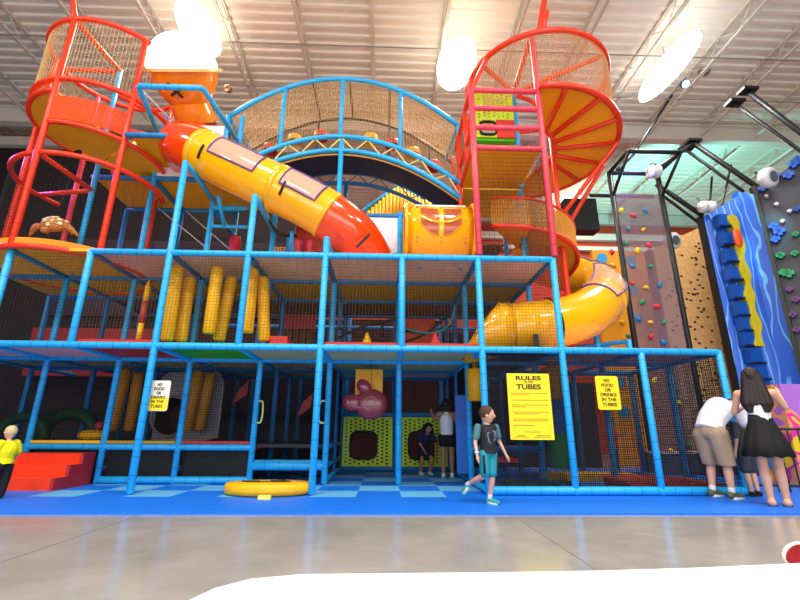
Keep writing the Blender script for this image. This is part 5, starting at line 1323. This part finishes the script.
def long_hair(m, ln=.30):
    def f(T, c, r, HM, P, s):
        up = HM.col[2]; fw_ = -HM.col[1]; sd = HM.col[0]
        L = [ellip(c+up*r*.12-fw_*r*.12, (r*1.05, r*1.12, r*1.15), HM)]
        b = c-fw_*r*.55; dn = Vector((0, 0, -1))
        for q in (-1, -.5, 0, .5, 1):
            L.append(capsule(b+sd*q*r*.55, b+sd*q*r*1.05+dn*(ln*s*.55)-fw_*r*.35, r*.5, r*.6)); L.append(capsule(b+sd*q*r*1.05+dn*(ln*s*.55)-fw_*r*.35, b+sd*q*r*.75+dn*(ln*s*(1-.12*abs(q)))-fw_*r*.3, r*.55, r*.16))
        remesh_obj('hair', L, m, T, .008, [(c+fw_*r*.5+up*r*.2, (fw_-up*.25).normalized())], smooth=3)
    return f
def arms_only(P, s, frac, r0=.040, r1=.037): return [capsule(P['sh'+q]+(P['sh'+q]-P['chest']).normalized()*.005*s, P['sh'+q].lerp(P['el'+q], frac), r0*s, r1*s) for q in 'lr']
def sleeves(P, s, frac, r0=.040, r1=.037): return [x for q in 'lr' for x in (capsule(P['chest'].lerp(P['neck'], .62), P['sh'+q], .046*s, r0*s), capsule(P['sh'+q], P['sh'+q].lerp(P['el'+q], frac), r0*s, r1*s))]
def shirt_parts(P, s, k=1.0, low=.0):
    return [capsule(P['pel']+(P['pel']-P['waist'])*low, P['waist'], .082*s*k, .078*s*k), capsule(P['waist'], P['chest'], .078*s*k, .084*s*k), capsule(P['chest'], P['chest'].lerp(P['neck'], .85), .078*s*k, .045*s)]
def hem(P, k=.12): return [(P['pel'].lerp(P['waist'], k), (P['pel']-P['waist']).normalized())]
def legcut(P, k): return [(P['hil'].lerp(P['hir'], .5).lerp(P['knl'].lerp(P['knr'], .5), k), Vector((0, 0, -1)))]
def shorts_parts(P, s, frac, r0=.066, r1=.05): return [capsule(P['pel'], P['waist'].lerp(P['pel'], .4), .078*s, .074*s)]+[x for q in 'lr' for x in (capsule(P['pel'], P['hi'+q], .074*s, r0*s), capsule(P['hi'+q], P['hi'+q].lerp(P['kn'+q], frac), r0*s, r1*s))]

SK1 = mat('light_skin', 'd9a58c', .55, noise=.05, nscale=20); SK2 = mat('tan_skin', 'b07c60', .55, noise=.05, nscale=20)
BLOND = mat('blond_hair', 'cdb98c', .7, noise=.2, nscale=60); BRN = mat('brown_hair', '4a3022', .7, noise=.25, nscale=60); DRK = mat('dark_brown_hair', '1e1012', .55, noise=.3, nscale=40)

# toddler in yellow
def o_toddler(T, P, D, W, s, vx, RZ, base):
    remesh_obj('shirt', shirt_parts(P, s, 1.45, .1)+sleeves(P, s, .75, .058, .056), mat('yellow_cotton', 'f4ea10', .8, noise=.05), T, vx*1.1, hem(P, 0))
    remesh_obj('trousers', shorts_parts(P, s, 1, .088, .066)+[capsule(P['kn'+q], P['kn'+q].lerp(P['an'+q], .95), .064*s, .054*s) for q in 'lr'], mat('black_cotton', '141416', .8), T, vx*1.1)
person('blond toddler in a yellow T-shirt and black trousers beside the red stairs', (-4.93, 6.22, .022), .90, math.radians(-98),
       dict(head=(0, -.015, .90), neck=(0, 0, .77), shl=(.12, 0, .745), shr=(-.12, 0, .745), ell=(.16, -.03, .60), elr=(-.16, .03, .60), wrl=(.15, -.12, .5), wrr=(-.17, -.04, .47), chest=(0, .02, .66), waist=(0, -.01, .56), pel=(0, 0, .46), hil=(.055, 0, .44), hir=(-.055, 0, .44), knl=(.06, -.04, .25), knr=(-.06, .02, .25)),
       SK1, short_hair(BLOND), o_toddler, True, shoes=(mat('black_shoe', '18181a', .5), mat('dark_sole', '2a2a2a', .6)))

# running boy
def o_boy(T, P, D, W, s, vx, RZ, base):
    remesh_obj('shirt', shirt_parts(P, s, 1.12, .25)+[capsule(P['chest'].lerp(P['neck'], .6), P['sh'+q], .05*s, .038*s) for q in 'lr'], mat('charcoal_tshirt', '1c1e26', .8, noise=.08), T, vx, hem(P, -.15))
    remesh_obj('sleeves', arms_only(P, s, .65, .041, .04), mat('grey_teal_sleeve', '4a7a84', .8, noise=.08), T, vx)
    remesh_obj('shorts', shorts_parts(P, s, .88, .066, .056), mat('teal_mesh_shorts', '128a9c', .7, noise=.06), T, vx)
    mb = MB(); f = RZ @ Vector((0, -1, 0)); sd = RZ @ Vector((1, 0, 0))
    for q in 'lr':
        a = P['hi'+q]+sd*(.0 if q == 'l' else 0)*s; o_ = (sd*(1 if q == 'l' else -1)*.6+f*.8).normalized()
        mb.bar(a+o_*.062*s, P['hi'+q].lerp(P['kn'+q], .9)+o_*.054*s, .014*s, 6)
    mb.build('shorts_stripe', mat('navy_stripe', '141c30', .7), T, True)
    pr = MB(); c = P['chest'].lerp(P['waist'], .25)
    for k in range(7):
        z = (.05-.018*k)*s; w = (.05, .06, .055, .05, .045, .05, .03)[k]*s
        pr.bar(c+f*.08*s+sd*(-w)+Vector((0, 0, z-.01*s)), c+f*.08*s+sd*w+Vector((0, 0, z+.012*s)), .005*s, 5)
    pr.build('shirt_print', mat('lilac_print', '9a9ab8', .7), T, True)
    MB().lathe([(.02*s, -.008*s), (.024*s, -.008*s), (.024*s, .008*s), (.02*s, .008*s)], P['elr'].lerp(P['wrr'], .8), 14, (P['wrr']-P['elr']).to_track_quat('Z', 'Y').to_matrix()).build('wrist_band', mat('white_band', 'd8e4ec', .5), T, True)
person('boy in a dark graphic T-shirt and teal shorts running across the blue mat', (1.32, 5.86, .022), 1.17, math.radians(22),
       dict(head=(.0, -.02, .915), neck=(0, 0, .80), chest=(0, .0, .70), shl=(.115, 0, .775), shr=(-.115, 0, .775), ell=(.17, .02, .63), elr=(-.16, .0, .62), wrl=(.215, -.03, .49), wrr=(-.18, -.06, .49),
            knl=(.02, -.03, .285), anl=(.0, .01, .05), toel=(.04, -.08, .022), hil=(.045, 0, .49), hir=(-.055, 0, .49), knr=(-.07, -.03, .29), anr=(-.12, .26, .17), toer=(-.155, .29, .09)),
       SK1, short_hair(BRN), o_boy, True, headlook=math.radians(50), shoes=(mat('teal_trainer', '2a9c98', .5, noise=.2, nscale=40), mat('pale_sole', 'd8e8d0', .6), mat('white_sock', 'e6e6e6', .8)))

# girl in white tank top
def o_tank(T, P, D, W, s, vx, RZ, base):
    remesh_obj('tank_top', shirt_parts(P, s, 1.1, .1), mat('white_cotton', 'f4f6fa', .8, noise=.03), T, vx, hem(P))
    remesh_obj('shorts', shorts_parts(P, s, .35, .064, .062), mat('black_cotton', '141416', .8), T, vx)
person('girl in white tank top and black shorts, her back turned, in the corridor', (1.25, 9.15, .022), 1.5, PI+math.radians(-10),
       dict(ell=(.17, -.05, .72), wrl=(.21, -.13, .82), elr=(-.14, -.03, .65), wrr=(-.13, -.1, .54)), SK2, long_hair(DRK, .10), o_tank, False, shoes=(mat('white_shoe', 'e0e4e6', .5), mat('pale_sole', 'd8e8d0', .6)))
# crouching child in blue
def o_crouch(T, P, D, W, s, vx, RZ, base):
    remesh_obj('shirt', shirt_parts(P, s, 1.08, .3)+sleeves(P, s, .8), mat('dark_blue_cotton', '1d2450', .8, noise=.06), T, vx)
    remesh_obj('shorts', shorts_parts(P, s, .6, .068, .06), mat('deep_navy_cotton', '161a34', .8), T, vx)
person('child in a dark blue top ducking out of the right crawl hole', (.86, 9.7, .022), 1.2, math.radians(15),
       dict(pel=(0, .1, .42), waist=(0, .07, .50), chest=(0, -.04, .60), neck=(0, -.11, .68), head=(0, -.16, .77), shl=(.11, -.08, .665), shr=(-.11, -.08, .665), ell=(.15, -.12, .52), elr=(-.14, -.12, .52), wrl=(.11, -.2, .40), wrr=(-.09, -.2, .4),
            hil=(.055, .1, .40), hir=(-.055, .1, .40), knl=(.09, -.08, .26), knr=(-.08, -.06, .25), anl=(.085, .02, .045), anr=(-.085, .02, .045)), SK2, long_hair(DRK, .14), o_crouch, True, shoes=(mat('white_shoe', 'e0e4e6', .5), mat('pale_sole', 'd8e8d0', .6)))

# bending man
def o_man(T, P, D, W, s, vx, RZ, base):
    remesh_obj('shirt', shirt_parts(P, s, 1.3, .1)+sleeves(P, s, .85, .052, .052), mat('white_tshirt', 'f2f0f4', .8, noise=.04, nscale=5), T, .011, hem(P, .05))
    remesh_obj('shorts', shorts_parts(P, s, 1.1, .082, .062), mat('khaki_cotton', 'a8927a', .85, noise=.08), T, .011, legcut(P, 1.08))
person('man in a white T-shirt and khaki shorts bending forwards at the right', (4.72, 6.42, .022), 1.70, math.radians(108),
       dict(pel=(0, .05, .52), waist=(0, -.01, .62), chest=(0, -.12, .70), neck=(0, -.225, .725), head=(0, -.305, .73), shl=(.12, -.19, .71), shr=(-.12, -.19, .71), ell=(.13, -.24, .57), elr=(-.13, -.24, .57), wrl=(.08, -.33, .50), wrr=(-.08, -.33, .50),
            hil=(.06, .04, .49), hir=(-.06, .04, .49), knl=(.075, .0, .27), knr=(-.075, .02, .27), anl=(.08, .03, .045), anr=(-.08, .03, .045)),
       SK1, short_hair(BRN), o_man, False, headlook=0, shoes=(mat('olive_trainer', '5a6444', .6, noise=.25, nscale=40), mat('white_rubber_sole', 'e8e8e8', .6), mat('white_sock', 'e6e6e6', .8)))
# child in grey between them
def o_grey(T, P, D, W, s, vx, RZ, base):
    remesh_obj('shirt', shirt_parts(P, s, 1.05, .3)+sleeves(P, s, .8), mat('grey_cotton', '4e5052', .8, noise=.06), T, vx)
    remesh_obj('shorts', shorts_parts(P, s, .9, .07, .06), mat('dark_grey_cotton', '3c3e42', .8, noise=.06), T, vx)
person('child in grey top and shorts standing between the bending man and the woman', (5.28, 6.6, .022), 1.22, math.radians(200), dict(), SK1, short_hair(BRN), o_grey, True, shoes=(mat('black_shoe', '18181a', .5), mat('dark_sole', '2a2a2a', .6)))
# woman with long hair
def o_woman(T, P, D, W, s, vx, RZ, base):
    remesh_obj('top', shirt_parts(P, s, .92, .1), mat('white_lilac_top', 'e4e4f6', .8, noise=.03), T, .009, hem(P, .3))
    c = P['waist']; n = 48; V = []; prof = ((.072, .03), (.082, -.02), (.115, -.10), (.145, -.19), (.165, -.27))
    for k, (r, z) in enumerate(prof):
        for q in range(n):
            a = 2*PI*q/n; rr = r*(1+.05*math.sin(12*a)*k/4); V.append((c.x+rr*s*math.cos(a), c.y+rr*s*math.sin(a)*.85, c.z+z*s+.006*s*math.sin(12*a)*k/4))
    o = obj('skirt', V, [(k*n+q, k*n+(q+1) % n, (k+1)*n+(q+1) % n, (k+1)*n+q) for k in range(4) for q in range(n)], mat('black_skirt_fabric', '0e0e12', .8), T, None, True); md = o.modifiers.new('t', 'SOLIDIFY'); md.thickness = .006
person('woman with very long dark hair in a pale top and black skirt, seen from behind', (4.86, 5.72, .022), 1.70, PI+math.radians(-38),
       dict(ell=(.15, -.04, .66), wrl=(.09, -.15, .70), elr=(-.17, -.09, .69), wrr=(-.155, -.17, .80), knl=(.045, .0, .28), knr=(-.045, .0, .28), anl=(.04, .01, .04), anr=(-.05, -.02, .04)),
       SK1, long_hair(DRK, .38), o_woman, False, shoes=(SK1, mat('brown_flip_flop', '4a2a22', .6)))
# small child far behind the net
def o_far(T, P, D, W, s, vx, RZ, base):
    remesh_obj('shirt', shirt_parts(P, s, 1.08, .3)+sleeves(P, s, .8), mat('orange_red_cotton', 'c83c14', .8, noise=.06), T, .012)
    remesh_obj('trousers', shorts_parts(P, s, 1, .065, .05)+[capsule(P['kn'+q], P['an'+q], .045*s, .035*s) for q in 'lr'], mat('dark_denim', '1c2a4a', .8), T, .012)
person('small figure in an orange shirt and dark jeans seen through the right-hand net', (5.2, 10.3, 0), 1.2, math.radians(60), dict(ell=(.17, -.08, .66), wrl=(.2, -.18, .72)), SK2, short_hair(BRN), o_far, True, voxel=.011, shoes=(mat('black_shoe', '18181a', .5), mat('dark_sole', '2a2a2a', .6)))

# ================================================================== LIGHTS
def area(name, loc, size, power, col=(1, .9, .78), rot=(0, 0, 0), sy=None, spread=None):
    l = bpy.data.lights.new(name, 'AREA'); l.energy = power; l.color = col; l.shape = 'RECTANGLE'; l.size = size; l.size_y = sy or size
    o = bpy.data.objects.new(name, l); COL.objects.link(o); o.location = loc; o.rotation_euler = rot; return o
WARM = (1, .86, .68); NEUT = (1, .97, .93)
lampm = mat('lamp_glow', 'fff4e0', .5, emit='fff0d8', estr=9); lampn = mat('lamp_glow_cool', 'ffffff', .5, emit='fffaf0', estr=9); hous = mat('lamp_housing', 'b8b4ae', .4)
def high_bay(c, rx, ry, label, warm=True, power=420):
    c = Vector(c); T = empty('high_bay_lamp', c, label, 'ceiling lamp', 'high-bay ceiling lamps')
    e = MB().ell(c, (rx, ry, .12), 28); e.build('diffuser', lampm if warm else lampn, T, True)
    MB().lathe([(.001, .3), (.22, .3), (.3, .16), (.3, .08), (.001, .08)], c, 20).build('housing', hous, T, True)
    MB().lathe([(.001, .2), (.5, .17), (.95, .06), (1.0, .0), (.98, .0), (.93, .045), (.5, .15), (.001, .18)], (0, 0, 0), 28).build('tmp_top_shade', hous, None)  # opaque cover added to keep the diffuser's light off the ceiling
    o = bpy.data.objects['tmp_top_shade']; o.name = 'top_shade'; o.scale = (rx*1.02, ry*1.02, 1); o.parent = T; o.location = (0, 0, .06)
    tube('hanging_rod', c+Vector((0, 0, .25)), (c.x, c.y, CEIL-.05), .015, hous, T, 6)
    l = area('lamp_light', c+Vector((0, 0, -.2)), rx*2, power, WARM if warm else NEUT, sy=ry*2)
    l.data.size = max(rx*2, .5); l.parent = T; l.location = (0, 0, -.2)
    l2 = bpy.data.lights.new('ceiling_fill_light', 'POINT'); l2.energy = power*.07; l2.color = WARM if warm else NEUT; l2.shadow_soft_size = .35  # extra light added below the lamp to brighten the ceiling
    o2 = bpy.data.objects.new('ceiling_fill_light', l2); COL.objects.link(o2); o2.parent = T; o2.location = (0, -.7, -.6)
high_bay((1.86, 9.85, 10.75), .55, .95, 'bright oval ceiling lamp above the bridge, right of centre')
high_bay((7.85, 9.75, 10.75), .42, 1.3, 'long oval ceiling lamp at the upper right', False)
high_bay((-5.0, 9.1, 10.9), .5, .9, 'bright ceiling lamp glowing just above the white dome')
high_bay(at(567, 202, Z=10.95), .5, .9, 'distant ceiling lamp glimpsed beside the orange spiral tower')
# rows of the same lamps over the unseen part of the hall in front of the frame
for x in (-9.5, -3.5, 2.5, 8.5):
    for y in (-4.5, 1.2):
        area('hall_lamp_light', (x, y, 10.8), 1.4, 480, NEUT if x > 0 else (1, .93, .84))
for x in (-2.0, 14): area('hall_lamp_light', (x, 17, 10.9), 1.2, 260, NEUT)
# broad fill light added behind the camera for the front of the frame
area('front_fill_light', (0, -9.6, 3.4), 22, 1500, (.95, .97, 1), (math.radians(102), 0, 0), 5.5)
# coloured stage lights the hall has
def spot(loc, target, power, col, ang=50, rad=.1):
    l = bpy.data.lights.new('stage_light', 'SPOT'); l.energy = power; l.color = col; l.spot_size = math.radians(ang); l.spot_blend = .6; l.shadow_soft_size = rad
    o = bpy.data.objects.new('stage_light', l); COL.objects.link(o); o.location = loc; o.rotation_euler = (Vector(target)-Vector(loc)).to_track_quat('-Z', 'Y').to_euler()
spot((10, 13.5, 8.0), (14, 17.5, 11.6), 1300, (.25, 1, .9), 110)
spot((6.9, 9.7, 7.5), (6.6, 10.8, 8.0), 110, (.15, .12, 1), 100)
spot((-9.5, 8.0, 7.0), (-6.8, 8.0, 5.2), 500, (.75, .15, 1), 60)
spot((8.6, 7.6, 7.6), (9.95, 10.4, 5.35), 520, (.15, .75, 1), 20)
spot((-4, 10.5, 5.2), (-5, 11.9, 4.6), 60, (.3, .1, 1), 100)

w = bpy.data.worlds.new('world'); scn.world = w; w.use_nodes = True
w.node_tree.nodes['Background'].inputs[0].default_value = (.9, .92, 1, 1); w.node_tree.nodes['Background'].inputs[1].default_value = .3
scn.view_settings.view_transform = 'Standard'; scn.view_settings.look = 'None'; scn.view_settings.exposure = -0.08; scn.view_settings.gamma = 1
scn.view_settings.use_curve_mapping = False
scn.cycles.use_denoising = True
scn.cycles.transparent_max_bounces = 16
scn.cycles.max_bounces = 6
scn.cycles.sample_clamp_indirect = 6
